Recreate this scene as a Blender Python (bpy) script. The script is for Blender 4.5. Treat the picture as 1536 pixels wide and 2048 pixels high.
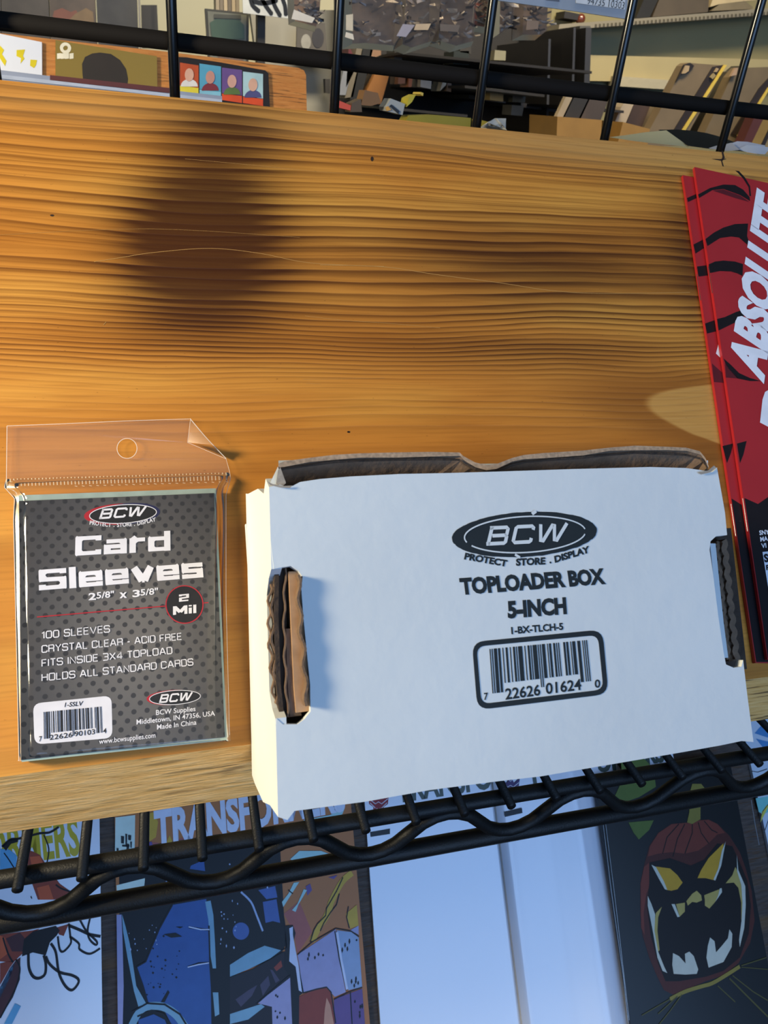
import bpy, math, random
import numpy as np
from mathutils import Matrix, Vector
from mathutils.geometry import tessellate_polygon

for o in list(bpy.data.objects): bpy.data.objects.remove(o)
S = bpy.context.scene
COL = S.collection
I = 0.0254

# ------------------------------------------------------------------ camera
F = 1465.0
def cdir(px, py): return np.array([(px-768)/F, (py-1024)/F, 1.0])
def nrm(v): return v/np.linalg.norm(v)
EX = nrm(cdir(6050, 765))                       # along the display boards
_w = cdir(493, 3700); _w = _w-EX*(_w@EX)
EZ = -nrm(_w)                                   # up
EY = np.cross(EZ, EX)                           # away from the viewer, level
CAM = np.array([0.0, 0.0, 1.40])
def ray(px, py):
    c = cdir(px, py); return np.array([EX@c, EY@c, EZ@c])
cam = bpy.data.cameras.new('camera'); camo = bpy.data.objects.new('camera', cam); COL.objects.link(camo)
cam.sensor_fit = 'VERTICAL'; cam.sensor_height = 36; cam.lens = F/2048*36
cam.clip_start = 0.01
r = np.array([EX[0], EY[0], EZ[0]]); dn = np.array([EX[1], EY[1], EZ[1]]); fw = np.array([EX[2], EY[2], EZ[2]])
camo.matrix_world = Matrix([[r[0], -dn[0], -fw[0], CAM[0]], [r[1], -dn[1], -fw[1], CAM[1]], [r[2], -dn[2], -fw[2], CAM[2]], [0, 0, 0, 1]])
cam.dof.use_dof = True; cam.dof.focus_distance = 0.30; cam.dof.aperture_fstop = 40
S.camera = camo

# ------------------------------------------------------------------ light
S.view_settings.view_transform = 'Standard'; S.view_settings.look = 'None'
S.view_settings.gamma = 1; S.view_settings.use_curve_mapping = False
S.view_settings.exposure = 0.0
W = bpy.data.worlds.new('shop_air'); S.world = W; W.use_nodes = True
bg = W.node_tree.nodes['Background']; bg.inputs[0].default_value = (0.62, 0.72, 0.86, 1); bg.inputs[1].default_value = 0.2
def area(name, loc, target, sx, sy, power, col, spread=180):
    l = bpy.data.lights.new(name, 'AREA'); l.shape = 'RECTANGLE'; l.size = sx; l.size_y = sy; l.energy = power; l.color = col
    l.spread = math.radians(spread)
    o = bpy.data.objects.new(name, l); COL.objects.link(o); o.location = loc
    o.rotation_euler = (Vector(target)-Vector(loc)).to_track_quat('-Z', 'Y').to_euler(); return o
WIN = (-0.7, 2.3, 0.9, 3.3)                      # window opening in the front wall: x0, x1, z0, z1
area('shop_window', ((WIN[0]+WIN[1])/2, -3.18, (WIN[2]+WIN[3])/2), ((WIN[0]+WIN[1])/2, 0, (WIN[2]+WIN[3])/2), WIN[1]-WIN[0], WIN[3]-WIN[2], 96, (0.33, 0.565, 1.0))
area('desk_lamp', (-0.60, 0.115, 1.53), (0.0, 0.26, 1.26), 0.14, 0.14, 9, (1.0, 0.85, 0.58))
area('ceiling_light', (0.5, 0.62, 2.7), (0.5, 1.75, 1.35), 1.4, 0.3, 17, (1.0, 0.84, 0.58), 88)

# ------------------------------------------------------------------ materials
def lin(c):
    if isinstance(c, str): c = tuple(int(c[i:i+2], 16) for i in (0, 2, 4))
    return tuple(((v/255)/12.92 if v/255 <= .04045 else ((v/255+.055)/1.055)**2.4) for v in c)+(1,)
MATS = {}
def mat(name, col, rough=.6, metal=0, coat=0, spec=.5, noise=0, nscale=40, bump=0, bscale=300):
    if name in MATS: return MATS[name]
    m = bpy.data.materials.new(name); m.use_nodes = True; N = m.node_tree; b = N.nodes['Principled BSDF']
    b.inputs['Base Color'].default_value = lin(col); b.inputs['Roughness'].default_value = rough
    b.inputs['Metallic'].default_value = metal; b.inputs['Coat Weight'].default_value = coat; b.inputs['Coat Roughness'].default_value = .12
    b.inputs['Specular IOR Level'].default_value = spec
    tc = N.nodes.new('ShaderNodeTexCoord')
    if noise:
        n = N.nodes.new('ShaderNodeTexNoise'); n.inputs['Scale'].default_value = nscale; n.inputs['Detail'].default_value = 5
        N.links.new(tc.outputs['Object'], n.inputs['Vector'])
        mr = N.nodes.new('ShaderNodeMapRange'); mr.inputs[1].default_value = .3; mr.inputs[2].default_value = .7
        mr.inputs[3].default_value = 1-noise; mr.inputs[4].default_value = 1+noise
        N.links.new(n.outputs['Fac'], mr.inputs[0])
        mx = N.nodes.new('ShaderNodeVectorMath'); mx.operation = 'SCALE'; mx.inputs[0].default_value = lin(col)[:3]
        N.links.new(mr.outputs[0], mx.inputs['Scale']); N.links.new(mx.outputs[0], b.inputs['Base Color'])
    if bump:
        n2 = N.nodes.new('ShaderNodeTexNoise'); n2.inputs['Scale'].default_value = bscale; n2.inputs['Detail'].default_value = 4
        N.links.new(tc.outputs['Object'], n2.inputs['Vector'])
        bp = N.nodes.new('ShaderNodeBump'); bp.inputs['Strength'].default_value = bump; bp.inputs['Distance'].default_value = .001
        N.links.new(n2.outputs['Fac'], bp.inputs['Height']); N.links.new(bp.outputs[0], b.inputs['Normal'])
    MATS[name] = m; return m
def ink(col, rough=.45, coat=0): return mat('ink_%s_%d' % (col, int(rough*100+coat*10000)), col, rough, coat=coat, spec=.22, noise=.06, nscale=120)

class NG:                                       # tiny node-graph writer
    def __init__(s, name):
        s.m = bpy.data.materials.new(name); s.m.use_nodes = True; s.t = s.m.node_tree; s.b = s.t.nodes['Principled BSDF']
        MATS[name] = s.m; s.tc = s.t.nodes.new('ShaderNodeTexCoord').outputs['Object']
    def put(s, inp, v):
        if isinstance(v, (int, float)): inp.default_value = v
        elif isinstance(v, tuple): inp.default_value = v
        else: s.t.links.new(v, inp)
    def M(s, op, a, b=0.0, c=0.0):
        n = s.t.nodes.new('ShaderNodeMath'); n.operation = op
        s.put(n.inputs[0], a); s.put(n.inputs[1], b); s.put(n.inputs[2], c); return n.outputs[0]
    def sep(s, v):
        n = s.t.nodes.new('ShaderNodeSeparateXYZ'); s.put(n.inputs[0], v); return n.outputs
    def comb(s, x, y, z=0.0):
        n = s.t.nodes.new('ShaderNodeCombineXYZ'); s.put(n.inputs[0], x); s.put(n.inputs[1], y); s.put(n.inputs[2], z); return n.outputs[0]
    def noise(s, v, sc=1.0, det=3.0, rough=.5):
        n = s.t.nodes.new('ShaderNodeTexNoise'); s.put(n.inputs['Vector'], v); n.inputs['Scale'].default_value = sc
        n.inputs['Detail'].default_value = det; n.inputs['Roughness'].default_value = rough; return n.outputs['Fac']
    def ramp(s, f, stops):
        n = s.t.nodes.new('ShaderNodeValToRGB'); e = n.color_ramp.elements
        while len(e) < len(stops): e.new(.5)
        for el, (p, c) in zip(e, stops): el.position = p; el.color = lin(c) if not isinstance(c, float) else (c, c, c, 1)
        s.put(n.inputs[0], f); return n.outputs[0]
    def mix(s, f, a, b, mode='MIX'):
        n = s.t.nodes.new('ShaderNodeMix'); n.data_type = 'RGBA'; n.blend_type = mode
        s.put(n.inputs[0], f); s.put(n.inputs[6], a); s.put(n.inputs[7], b); return n.outputs[2]
    def step(s, f, a, b, lo=0.0, hi=1.0):
        n = s.t.nodes.new('ShaderNodeMapRange'); n.interpolation_type = 'SMOOTHSTEP'
        s.put(n.inputs[0], f); n.inputs[1].default_value = a; n.inputs[2].default_value = b; n.inputs[3].default_value = lo; n.inputs[4].default_value = hi
        return n.outputs[0]
    def blob(s, x, y, x0, y0, sx, sy):
        dx = s.M('DIVIDE', s.M('SUBTRACT', x, x0), sx); dy = s.M('DIVIDE', s.M('SUBTRACT', y, y0), sy)
        q = s.M('ADD', s.M('MULTIPLY', dx, dx), s.M('MULTIPLY', dy, dy)); return s.M('EXPONENT', s.M('MULTIPLY', q, -1.0))
    def bump(s, h, st=.3, d=.001):
        n = s.t.nodes.new('ShaderNodeBump'); n.inputs['Strength'].default_value = st; n.inputs['Distance'].default_value = d
        s.put(n.inputs['Height'], h); s.t.links.new(n.outputs[0], s.b.inputs['Normal'])

# ------------------------------------------------------------------ frames and mesh building
class Fr:
    def __init__(s, o, X, Y): s.o = np.array(o, float); s.X = nrm(np.array(X, float)); s.Y = nrm(np.array(Y, float)); s.N = np.cross(s.X, s.Y)
    def px(s, p, h=0.0):
        d = ray(*p); q = s.o+s.N*h; t = ((q-CAM)@s.N)/(d@s.N); w = CAM+d*t-s.o
        return (float(w@s.X), float(w@s.Y))
    def pxs(s, L, h=0.0): return [s.px(p, h) for p in L]
    def w(s, a, b, h=0.0): return s.o+s.X*a+s.Y*b+s.N*h
    def at(s, a, b, h=0.0): return Fr(s.w(a, b, h), s.X, s.Y)
    def mw(s): return Matrix([[s.X[i], s.Y[i], s.N[i], s.o[i]] for i in range(3)]+[[0, 0, 0, 1]])
def slope(deg, o):
    t = math.radians(deg); return Fr(o, (1, 0, 0), (0, math.cos(t), math.sin(t)))
def crop(ox, oy, s): return lambda *L: [(ox+x/s, oy+y/s) for x, y in L]

TX = {}
def textmesh(s, bold=0.0):
    k = (s, bold)
    if k not in TX:
        c = bpy.data.curves.new('t', 'FONT'); c.body = s; c.offset = bold; c.resolution_u = 3
        o = bpy.data.objects.new('t', c); COL.objects.link(o); bpy.context.view_layer.update()
        me = bpy.data.meshes.new_from_object(o.evaluated_get(bpy.context.evaluated_depsgraph_get()))
        v = [(p.co.x, p.co.y) for p in me.vertices]; f = [tuple(q.vertices) for q in me.polygons]
        bpy.data.objects.remove(o); bpy.data.curves.remove(c); bpy.data.meshes.remove(me); TX[k] = (v, f)
    return TX[k]
class MB:
    def __init__(s): s.v = []; s.f = []
    def add(s, v, f):
        n = len(s.v); s.v += [tuple(p) for p in v]; s.f += [tuple(i+n for i in q) for q in f]; return s
    def flat(s, P, h=0.0, holes=()):
        rings = [list(P)]+[list(q) for q in holes]; al = [p for q in rings for p in q]
        tri = tessellate_polygon([[Vector((x, y, 0)) for x, y in q] for q in rings]); out = []
        for a, b, c in tri:
            (x0, y0), (x1, y1), (x2, y2) = al[a], al[b], al[c]
            out.append((a, b, c) if (x1-x0)*(y2-y0)-(x2-x0)*(y1-y0) > 0 else (a, c, b))
        return s.add([(x, y, h(x, y) if callable(h) else h) for x, y in al], out)
    def prism(s, P, h0, h1, holes=()):
        g0 = h0 if callable(h0) else (lambda x, y: h0); g1 = h1 if callable(h1) else (lambda x, y: h1)
        s.flat(P, g1, holes); n = len(s.f); s.flat(P, g0, holes)
        s.f[n:] = [q[::-1] for q in s.f[n:]]
        for k, ring in enumerate([list(P)]+[list(q) for q in holes]):
            ar = sum(ring[i][0]*ring[(i+1) % len(ring)][1]-ring[(i+1) % len(ring)][0]*ring[i][1] for i in range(len(ring)))
            m = len(ring); fl = (ar > 0) == (k == 0)
            fs = [(i, (i+1) % m, m+(i+1) % m, m+i) for i in range(m)]
            s.add([(x, y, g0(x, y)) for x, y in ring]+[(x, y, g1(x, y)) for x, y in ring], fs if fl else [q[::-1] for q in fs])
        return s
    def stroke(s, P, w, h=0.0, closed=False):
        n = len(P)
        if n < 2: return s
        V = []; ws = w if isinstance(w, (list, tuple)) else [w]*n
        for i in range(n):
            a = P[i-1] if (i > 0 or closed) else P[i]; b = P[(i+1) % n] if (i < n-1 or closed) else P[i]
            dx, dy = b[0]-a[0], b[1]-a[1]; L = math.hypot(dx, dy) or 1; nx, ny = -dy/L*ws[i]/2, dx/L*ws[i]/2
            for sg in (1, -1):
                x, y = P[i][0]+nx*sg, P[i][1]+ny*sg; V.append((x, y, h(x, y) if callable(h) else h))
        m = n if closed else n-1
        return s.add(V, [(2*i, 2*i+1, 2*((i+1) % n)+1, 2*((i+1) % n)) for i in range(m)])
    def text(s, t, fr, h, p0, p1, top, bold=0.0, bend=0.0, hf=None):
        A, B, C = (np.array(fr.px(p, h)) for p in (p0, p1, top)); v, f = textmesh(t, bold)
        x0 = min(p[0] for p in v); x1 = max(p[0] for p in v); y1 = max(p[1] for p in v)
        out = []
        for x, y in v:
            k = (x-x0)/(x1-x0); q = A+(B-A)*k+(C-A)*(y/y1+bend*(4*k*(1-k))); out.append((q[0], q[1], hf(q[0], q[1]) if hf else h))
        return s.add(out, f)
    def tube(s, P, r, n=8):
        P = [Vector(p) for p in P]; V = []; m = len(P)
        for i in range(m):
            t = (P[min(i+1, m-1)]-P[max(i-1, 0)]).normalized(); u = t.cross(Vector((.13, .31, .94))).normalized(); w = t.cross(u)
            V += [P[i]+(u*math.cos(2*math.pi*k/n)+w*math.sin(2*math.pi*k/n))*r for k in range(n)]
        f = [(i*n+k, i*n+(k+1) % n, (i+1)*n+(k+1) % n, (i+1)*n+k) for i in range(m-1) for k in range(n)]
        f += [tuple(range(n))[::-1], tuple((m-1)*n+k for k in range(n))]
        return s.add(V, f)
    def box(s, lo, hi):
        (a, b, c), (d, e, g) = lo, hi
        return s.add([(a, b, c), (d, b, c), (d, e, c), (a, e, c), (a, b, g), (d, b, g), (d, e, g), (a, e, g)],
                     [(3, 2, 1, 0), (4, 5, 6, 7), (0, 1, 5, 4), (1, 2, 6, 5), (2, 3, 7, 6), (3, 0, 4, 7)])
    def grid(s, fn, nu, nv):
        V = [fn(i/nu, j/nv) for j in range(nv+1) for i in range(nu+1)]
        return s.add(V, [(j*(nu+1)+i, j*(nu+1)+i+1, (j+1)*(nu+1)+i+1, (j+1)*(nu+1)+i) for j in range(nv) for i in range(nu)])
    def build(s, name, m, parent=None, smooth=False, fr=None):
        me = bpy.data.meshes.new(name); me.from_pydata(s.v, [], s.f); me.update()
        if smooth: me.polygons.foreach_set('use_smooth', [True]*len(me.polygons)); me.update()
        me.materials.append(m); o = bpy.data.objects.new(name, me); COL.objects.link(o)
        if parent: o.parent = parent
        if fr: o.matrix_world = fr.mw()
        return o
def tag(o, label, cat, group=None):
    o['label'] = label; o['category'] = cat
    if group: o['group'] = group
    return o
def thing(name, label, cat, fr=None, group=None):
    o = bpy.data.objects.new(name, None); COL.objects.link(o); o.empty_display_size = .02
    if fr: o.matrix_world = fr.mw()
    return tag(o, label, cat, group)
def struct(o): o['kind'] = 'structure'; return o
def arc(cx, cy, rx, ry, a0=0, a1=360, n=40, tilt=0.0):
    out = []
    for i in range(n+(0 if a1-a0 == 360 else 1)):
        t = math.radians(a0+(a1-a0)*i/n); x, y = rx*math.cos(t), -ry*math.sin(t); out.append((cx+x, cy+y+tilt*x))
    return out
def smooth(P, n=6):                              # Catmull-Rom through the points
    out = []; m = len(P)
    for i in range(m-1):
        p = [np.array(P[max(0, min(m-1, i+k))], float) for k in (-1, 0, 1, 2)]
        for j in range(n):
            t = j/n; out.append(tuple(.5*(2*p[1]+(p[2]-p[0])*t+(2*p[0]-5*p[1]+4*p[2]-p[3])*t*t+(3*p[1]-p[0]-3*p[2]+p[3])*t**3)))
    return out+[tuple(P[-1])]
def rrect(q, rad, n=5):                          # rounded quadrilateral, corners in order
    out = []
    for i in range(4):
        p = np.array(q[i], float); a = np.array(q[i-1], float); b = np.array(q[(i+1) % 4], float)
        u = p+nrm(a-p)*rad; v = p+nrm(b-p)*rad
        for k in range(n+1):
            t = k/n; out.append(tuple((1-t)**2*u+2*t*(1-t)*p+t*t*v))
    return out
def upc(d):                                      # bar modules of a 12 digit code
    Lc = '0001101 0011001 0010011 0111101 0100011 0110001 0101111 0111011 0110111 0001011'.split()
    s = '101'+''.join(Lc[int(c)] for c in d[:6])+'01010'+''.join(''.join('10'[int(b)] for b in Lc[int(c)]) for c in d[6:])+'101'
    return s
def barcode(mb, digits, fr, h, tl, tr, br, bl):
    s = upc(digits); TL, TR, BR, BL = (np.array(fr.px(p, h)) for p in (tl, tr, br, bl)); i = 0
    while i < 95:
        j = i
        while j < 95 and s[j] == s[i]: j += 1
        if s[i] == '1':
            guard = i < 10 or i > 84 or 44 < i < 50; k = 1.0 if guard else .80
            u0, u1 = i/95, j/95; T0 = TL+(TR-TL)*u0; T1 = TL+(TR-TL)*u1; B0 = BL+(BR-BL)*u0; B1 = BL+(BR-BL)*u1
            mb.flat([tuple(T0), tuple(T0+(B0-T0)*k), tuple(T1+(B1-T1)*k), tuple(T1)], h)
        i = j

# ================================================================== the slanted display board
P0 = CAM+ray(240, 1250)*10.2*I
FB = slope(44, P0)
BF = FB.px((400, 1502))[1]; BR = FB.px((345, 189))[1]          # front and rear edge
def mm(x): return x*1000.0
def wood_top():
    g = NG('amber_stained_pine'); x, y, z = g.sep(g.tc); m = g.M
    def nz(ax, ay, oz=0.0, det=3.0): return g.noise(g.comb(m('MULTIPLY', x, ax), m('MULTIPLY', y, ay), oz), 1.0, det)
    warp = m('MULTIPLY', m('SUBTRACT', nz(4.5, 9.0, 0.0, 1.0), .5), .026)
    warp2 = m('MULTIPLY', m('SUBTRACT', nz(16.0, 70.0, 1.0, 2.0), .5), .0026)
    yy = m('ADD', m('ADD', y, warp), warp2); ymm = m('MULTIPLY', yy, 1000.0)
    s = g.step(ymm, 62, 135)
    ph = m('MULTIPLY', ymm, m('ADD', .030, m('MULTIPLY', s, .150)))
    amp = g.step(nz(1.6, 60.0, 3.0), .32, .66, .25, 1.0)
    line = m('MULTIPLY', g.ramp(m('FRACT', ph), [(0, 0.0), (.30, .10), (.66, .55), (.86, 1.0), (.95, .9), (1, 0.0)]), amp)
    line2 = m('MULTIPLY', m('MULTIPLY', g.ramp(m('FRACT', m('MULTIPLY', ph, 2.37)), [(0, 0.0), (.5, .25), (.9, 1.0), (1, 0.0)]), s), g.step(nz(2.0, 90.0, 6.0), .35, .65))
    fine = nz(26.0, 850.0); pores = g.step(nz(420.0, 900.0, 5.0, 2.0), .70, .78)
    tip = FB.px((1287, 808)); q = m('SUBTRACT', x, tip[0]); dy = m('SUBTRACT', m('ADD', y, m('MULTIPLY', warp2, 1.0)), m('ADD', tip[1], m('MULTIPLY', q, -.16)))
    cq = m('SUBTRACT', q, m('MULTIPLY', m('MULTIPLY', dy, dy), 150.0))
    leaf = g.step(cq, -.001, .005); halo = m('MULTIPLY', g.step(cq, -.075, -.001), m('SUBTRACT', 1.0, leaf))
    st = None
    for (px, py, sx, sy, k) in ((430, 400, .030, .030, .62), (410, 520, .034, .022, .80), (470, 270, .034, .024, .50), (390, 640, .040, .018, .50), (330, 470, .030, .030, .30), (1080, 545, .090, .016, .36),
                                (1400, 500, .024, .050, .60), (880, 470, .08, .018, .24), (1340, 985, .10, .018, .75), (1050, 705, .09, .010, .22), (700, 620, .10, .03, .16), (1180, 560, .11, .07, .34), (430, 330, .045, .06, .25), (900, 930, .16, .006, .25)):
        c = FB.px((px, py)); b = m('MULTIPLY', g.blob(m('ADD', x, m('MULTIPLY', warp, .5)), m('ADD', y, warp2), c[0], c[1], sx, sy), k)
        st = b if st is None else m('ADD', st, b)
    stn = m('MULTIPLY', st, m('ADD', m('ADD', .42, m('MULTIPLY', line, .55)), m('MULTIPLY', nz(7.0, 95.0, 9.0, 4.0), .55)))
    big = nz(6.0, 24.0, 2.0)
    col = g.ramp(big, [(.28, 'b47026'), (.5, 'cd8836'), (.74, 'e2a448')])
    col = g.mix(m('MULTIPLY', leaf, .80), col, lin('c99850'))
    col = g.mix(m('MULTIPLY', halo, .50), col, lin('713f14'))
    keep = m('MULTIPLY', m('SUBTRACT', 1.0, m('MULTIPLY', leaf, .9)), g.step(ymm, 72, 118, .30, 1.0))
    col = g.mix(m('MULTIPLY', m('MULTIPLY', line, .88), keep), col, lin('5a2c06'))
    col = g.mix(m('MULTIPLY', m('MULTIPLY', line2, .55), keep), col, lin('6a380a'))
    for (px, py, sx, sy, k) in ((1250, 300, .17, .012, .60), (150, 210, .06, .012, .25), (560, 250, .05, .008, .25)):
        c = FB.px((px, py)); col = g.mix(m('MULTIPLY', g.blob(x, y, c[0], c[1], sx, sy), k), col, lin('c8a060'))
    col = g.mix(m('MULTIPLY', g.step(fine, .42, .75), .22), col, lin('6e3a0c'))
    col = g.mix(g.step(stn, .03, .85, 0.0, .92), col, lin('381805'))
    col = g.mix(m('MULTIPLY', pores, .40), col, lin('4a260a'))
    g.put(g.b.inputs['Base Color'], col); g.b.inputs['Roughness'].default_value = .45; g.b.inputs['Specular IOR Level'].default_value = .35
    g.bump(m('ADD', m('MULTIPLY', line, -.6), m('MULTIPLY', fine, .25)), .3, .0006); return g.m
def wood_sawn(name, a, b, c):
    g = NG(name); x, y, z = g.sep(g.tc)
    n1 = g.noise(g.comb(g.M('MULTIPLY', x, 60.0), g.M('MULTIPLY', y, 500.0), g.M('MULTIPLY', z, 900.0)), 1.0, 5.0, .65)
    n2 = g.noise(g.comb(g.M('MULTIPLY', x, 9.0), g.M('MULTIPLY', y, 60.0), g.M('MULTIPLY', z, 60.0)), 1.0, 3.0)
    col = g.ramp(n1, [(.30, a), (.5, b), (.72, c)])
    dash = g.M('MULTIPLY', g.step(g.noise(g.comb(g.M('MULTIPLY', x, 45.0), g.M('MULTIPLY', y, 700.0), g.M('MULTIPLY', z, 700.0)), 1.0, 3.0), .56, .66), g.step(x, -.05, .10, .25, .8))
    col = g.mix(dash, col, lin('4f3316')); col = g.mix(g.step(n2, .5, .75, 0, .35), col, lin('8a6226'))
    g.put(g.b.inputs['Base Color'], col); g.b.inputs['Roughness'].default_value = .75; g.bump(n1, .6, .0015); return g.m
WT = wood_top(); WS = wood_sawn('rough_sawn_pine', 'dea050', 'f2b86a', 'fcca84')
FE = Fr(FB.w(0, BF), (1, 0, 0), (0, 0, 1))                       # plumb-cut front face
TF = -FE.px((0, 1667))[1]
c44, s44 = math.cos(math.radians(44)), math.sin(math.radians(44))
f1 = (BF-TF*s44, -TF*c44); k = (1.5*I-TF*c44)/s44; f2 = (f1[0]+k*c44, -1.5*I)
prof = [(BF, 0), f1, f2, (BR-(1.5*I-.014)/c44*s44, -1.5*I), (BR, -.014), (BR, -.0015), (BR-.0015, 0)]
x0, x1 = -.42, .62
mb = MB(); n = len(prof)
mb.add([(x0, b, h) for b, h in prof]+[(x1, b, h) for b, h in prof], [(i, n+i, n+(i+1) % n, (i+1) % n)[::-1] for i in range(n)]+[tuple(range(n)), tuple(range(n, 2*n))[::-1]])
board = mb.build('display_board', WT, fr=FB); board.data.materials.append(WS)
mb = None
for i, p in enumerate(board.data.polygons): p.material_index = 0 if i in (n-1, n-2) else 1
tag(board, 'amber stained pine board sloping under the card sleeves and the white box', 'board')
sc = MB()
for L, w in ((smooth([(188, 524), (250, 514), (310, 505), (420, 497), (520, 507), (620, 526), (768, 533)]), 1.6), (smooth([(640, 530), (768, 534), (870, 549), (1000, 566), (1100, 581), (1200, 587), (1380, 585)]), 2.0),
             (smooth([(370, 318), (500, 330), (640, 344), (768, 352)]), 1.0), (smooth([(0, 470), (300, 458), (600, 475)]), .8), (smooth([(610, 632), (700, 642), (768, 646), (880, 656)]), 1.2),
             ([(605, 759), (700, 757), (768, 756)], 1.0), ([(207, 650), (212, 644)], 1.5), ([(612, 767), (640, 768)], 1.0)):
    sc.stroke(FB.pxs(L), w*.6*I/115, .0001)
sc.build('scratch', mat('scratch_pale', 'b98a4c', .5), board)
sc = MB(); sc.stroke(FB.pxs([(1444, 302), (1447, 315), (1443, 322), (1446, 333)]), [.0010, .0014, .0008, .0009], .0001)
sc.stroke(FB.pxs([(1424, 318), (1440, 320), (1452, 318)]), [.0002, .0011, .0003], .0001)
sc.flat(FB.pxs(arc(744, 318, 3, 5, n=8)), .0001); sc.flat(FB.pxs(arc(104, 431, 4, 2, n=8)), .0001); sc.flat(FB.pxs(arc(697, 864, 3, 2, n=8)), .0001)
sc.build('crack', mat('crack_dark', '2b170a', .8), board)

# ================================================================== wire shelf under the board
blk = mat('black_powder_coat', '0c0d0e', .5, spec=.3, noise=.15, nscale=90, bump=.15, bscale=1500)
ZH = FB.w(0, *f1)[2]; RC = .00175; RT = .0030
FH = Fr((0, 0, ZH), (1, 0, 0), (0, 1, 0))
shelf = thing('wire_shelf', 'black wire shelf with zigzag front edge carrying the sloping pine board', 'shelf', FH)
zt = -2*RC-RT; yt = FH.px((0, 1759), zt)[1]
FT = Fr((0, yt, ZH+zt), (1, 0, 0), (0, 0, 1)); zb = FT.px((0, 1846))[1]
MB().tube([(-.5, yt, zt), (.1, yt, zt), (.75, yt, zt)], RT, 14).build('front_wire', blk, shelf, True)
MB().tube([(-.5, yt, zt+zb), (.1, yt, zt+zb), (.75, yt, zt+zb)], .0037, 14).build('front_wire', blk, shelf, True)
lows = [FT.px((p, 1846-.176*p), 0)[0] for p in (85, 1487)]; per = (lows[1]-lows[0])/5
zz = []
for i in range(-14*12, 18*12):
    t = i/12; c = math.cos(2*math.pi*t); c = math.copysign(abs(c)**.75, c)
    zz.append((lows[0]+per*t, yt-.0008, zt+zb/2*(1+c*.74)))
zz = [p for p in zz if -.45 < p[0] < .72]
MB().tube(zz, .0027, 10).build('zigzag_wire', blk, shelf, True)
ye = FB.w(0, *f1)[1]; FL0 = Fr((0, ye, ZH), (1, 0, 0), (0, 0, 1))
xa, xb = FL0.px((54, 1661))[0], FL0.px((1505, 1489))[0]; dx = (xb-xa)/16
cw = None
for i in range(-6, 22):
    if cw is None:
        cw = MB().tube([(0, yt-.0085, -RC), (0, yt+.1, -RC), (0, ye+.30, -RC)], RC, 10).build('cross_wire', blk, shelf, True); o = cw
    else: o = cw.copy(); COL.objects.link(o); o.parent = shelf
    o.location.x = xa+dx*i
for yb in (ye+.06, ye+.28):
    MB().tube([(-.5, yb, -.0066), (.75, yb, -.0066)], RT, 10).build('support_wire', blk, shelf, True)

# ================================================================== grid panel behind the board
blkg = mat('black_gloss_wire', '08090b', .22, spec=.5)
ra, rb = ray(350, 194), ray(1440, 302); YG = 12*I/(rb[0]/rb[1]-ra[0]/ra[1]); XG = YG*ra[0]/ra[1]
FG = Fr((0, YG, ZH), (1, 0, 0), (0, 0, 1))
gridp = thing('grid_panel', 'black welded wire grid panel standing behind the pine board', 'grid panel', FG)
vw = None; zhw = FG.px((346, 83), -.005)[1]
for i in range(-4, 10):
    if vw is None: o = vw = MB().tube([(0, 0, 0), (0, .3, 0), (0, .62, 0)], .0024, 12).build('upright_wire', blkg, gridp, True)
    else: o = vw.copy(); COL.objects.link(o); o.parent = gridp
    o.location.x = XG+3*I*i
for j in (-2, -1, 0, 1, 2, 3):
    zz_ = zhw+j*3*I*1.0
    if .01 < zz_ < .61: MB().tube([(-.45, zz_, -.0058), (.2, zz_, -.0058), (.80, zz_, -.0058)], .0038, 12).build('cross_bar', mat('matte_black_bar', '120f0d', .8, spec=.15), gridp, True)

# ================================================================== pack of card sleeves
HS = .20*I
cx, cy = FB.px((240, 1250)); FP = FB.at(*FB.px((240, 1270)))
pack = thing('card_sleeve_pack', 'clear bag of card sleeves with a dark grey dotted insert on the pine board', 'card sleeves', FP)
def make_film(name, haze, ior, rough, tint):
    f = bpy.data.materials.new(name); f.use_nodes = True; t = f.node_tree; t.nodes.clear(); nn = t.nodes.new
    out = nn('ShaderNodeOutputMaterial'); m1_ = nn('ShaderNodeMixShader'); m2_ = nn('ShaderNodeMixShader'); tr = nn('ShaderNodeBsdfTransparent'); gl = nn('ShaderNodeBsdfGlossy'); fz = nn('ShaderNodeFresnel'); df = nn('ShaderNodeBsdfDiffuse')
    tr.inputs[0].default_value = tint; gl.inputs['Roughness'].default_value = rough; fz.inputs[0].default_value = ior; df.inputs[0].default_value = (.85, .78, .78, 1); m1_.inputs[0].default_value = haze
    t.links.new(tr.outputs[0], m1_.inputs[1]); t.links.new(df.outputs[0], m1_.inputs[2]); (t.links.new(fz.outputs[0], m2_.inputs[0]) if ior > 1.2 else setattr(m2_.inputs[0], 'default_value', .05)); t.links.new(m1_.outputs[0], m2_.inputs[1]); t.links.new(gl.outputs[0], m2_.inputs[2]); t.links.new(m2_.outputs[0], out.inputs[0])
    return f
film = make_film('clear_film', .02, 1.42, .09, (.98, .965, .96, 1)); film_tab = make_film('hazy_film', .06, 1.18, .12, (.97, .95, .95, 1)); film_pack = make_film('pack_film', .015, 1.22, .35, (.9, .86, .82, 1))
ins = FP.pxs([(38, 1002), (428, 986), (450, 1474), (42, 1520)], HS)
stk = FP.pxs([(37, 990), (432, 976), (454, 1480), (43, 1524)], HS)
MB().prism([stk[i] for i in (3, 2, 1, 0)], .0006, HS-.0003).build('sleeve_stack', mat('sleeve_plastic', '9fb0a4', .3, spec=.6, noise=.1, nscale=200), pack)
g = NG('dotted_insert'); x, y, z = g.sep(g.tc)
pu, pv = .00425, .0054
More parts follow.
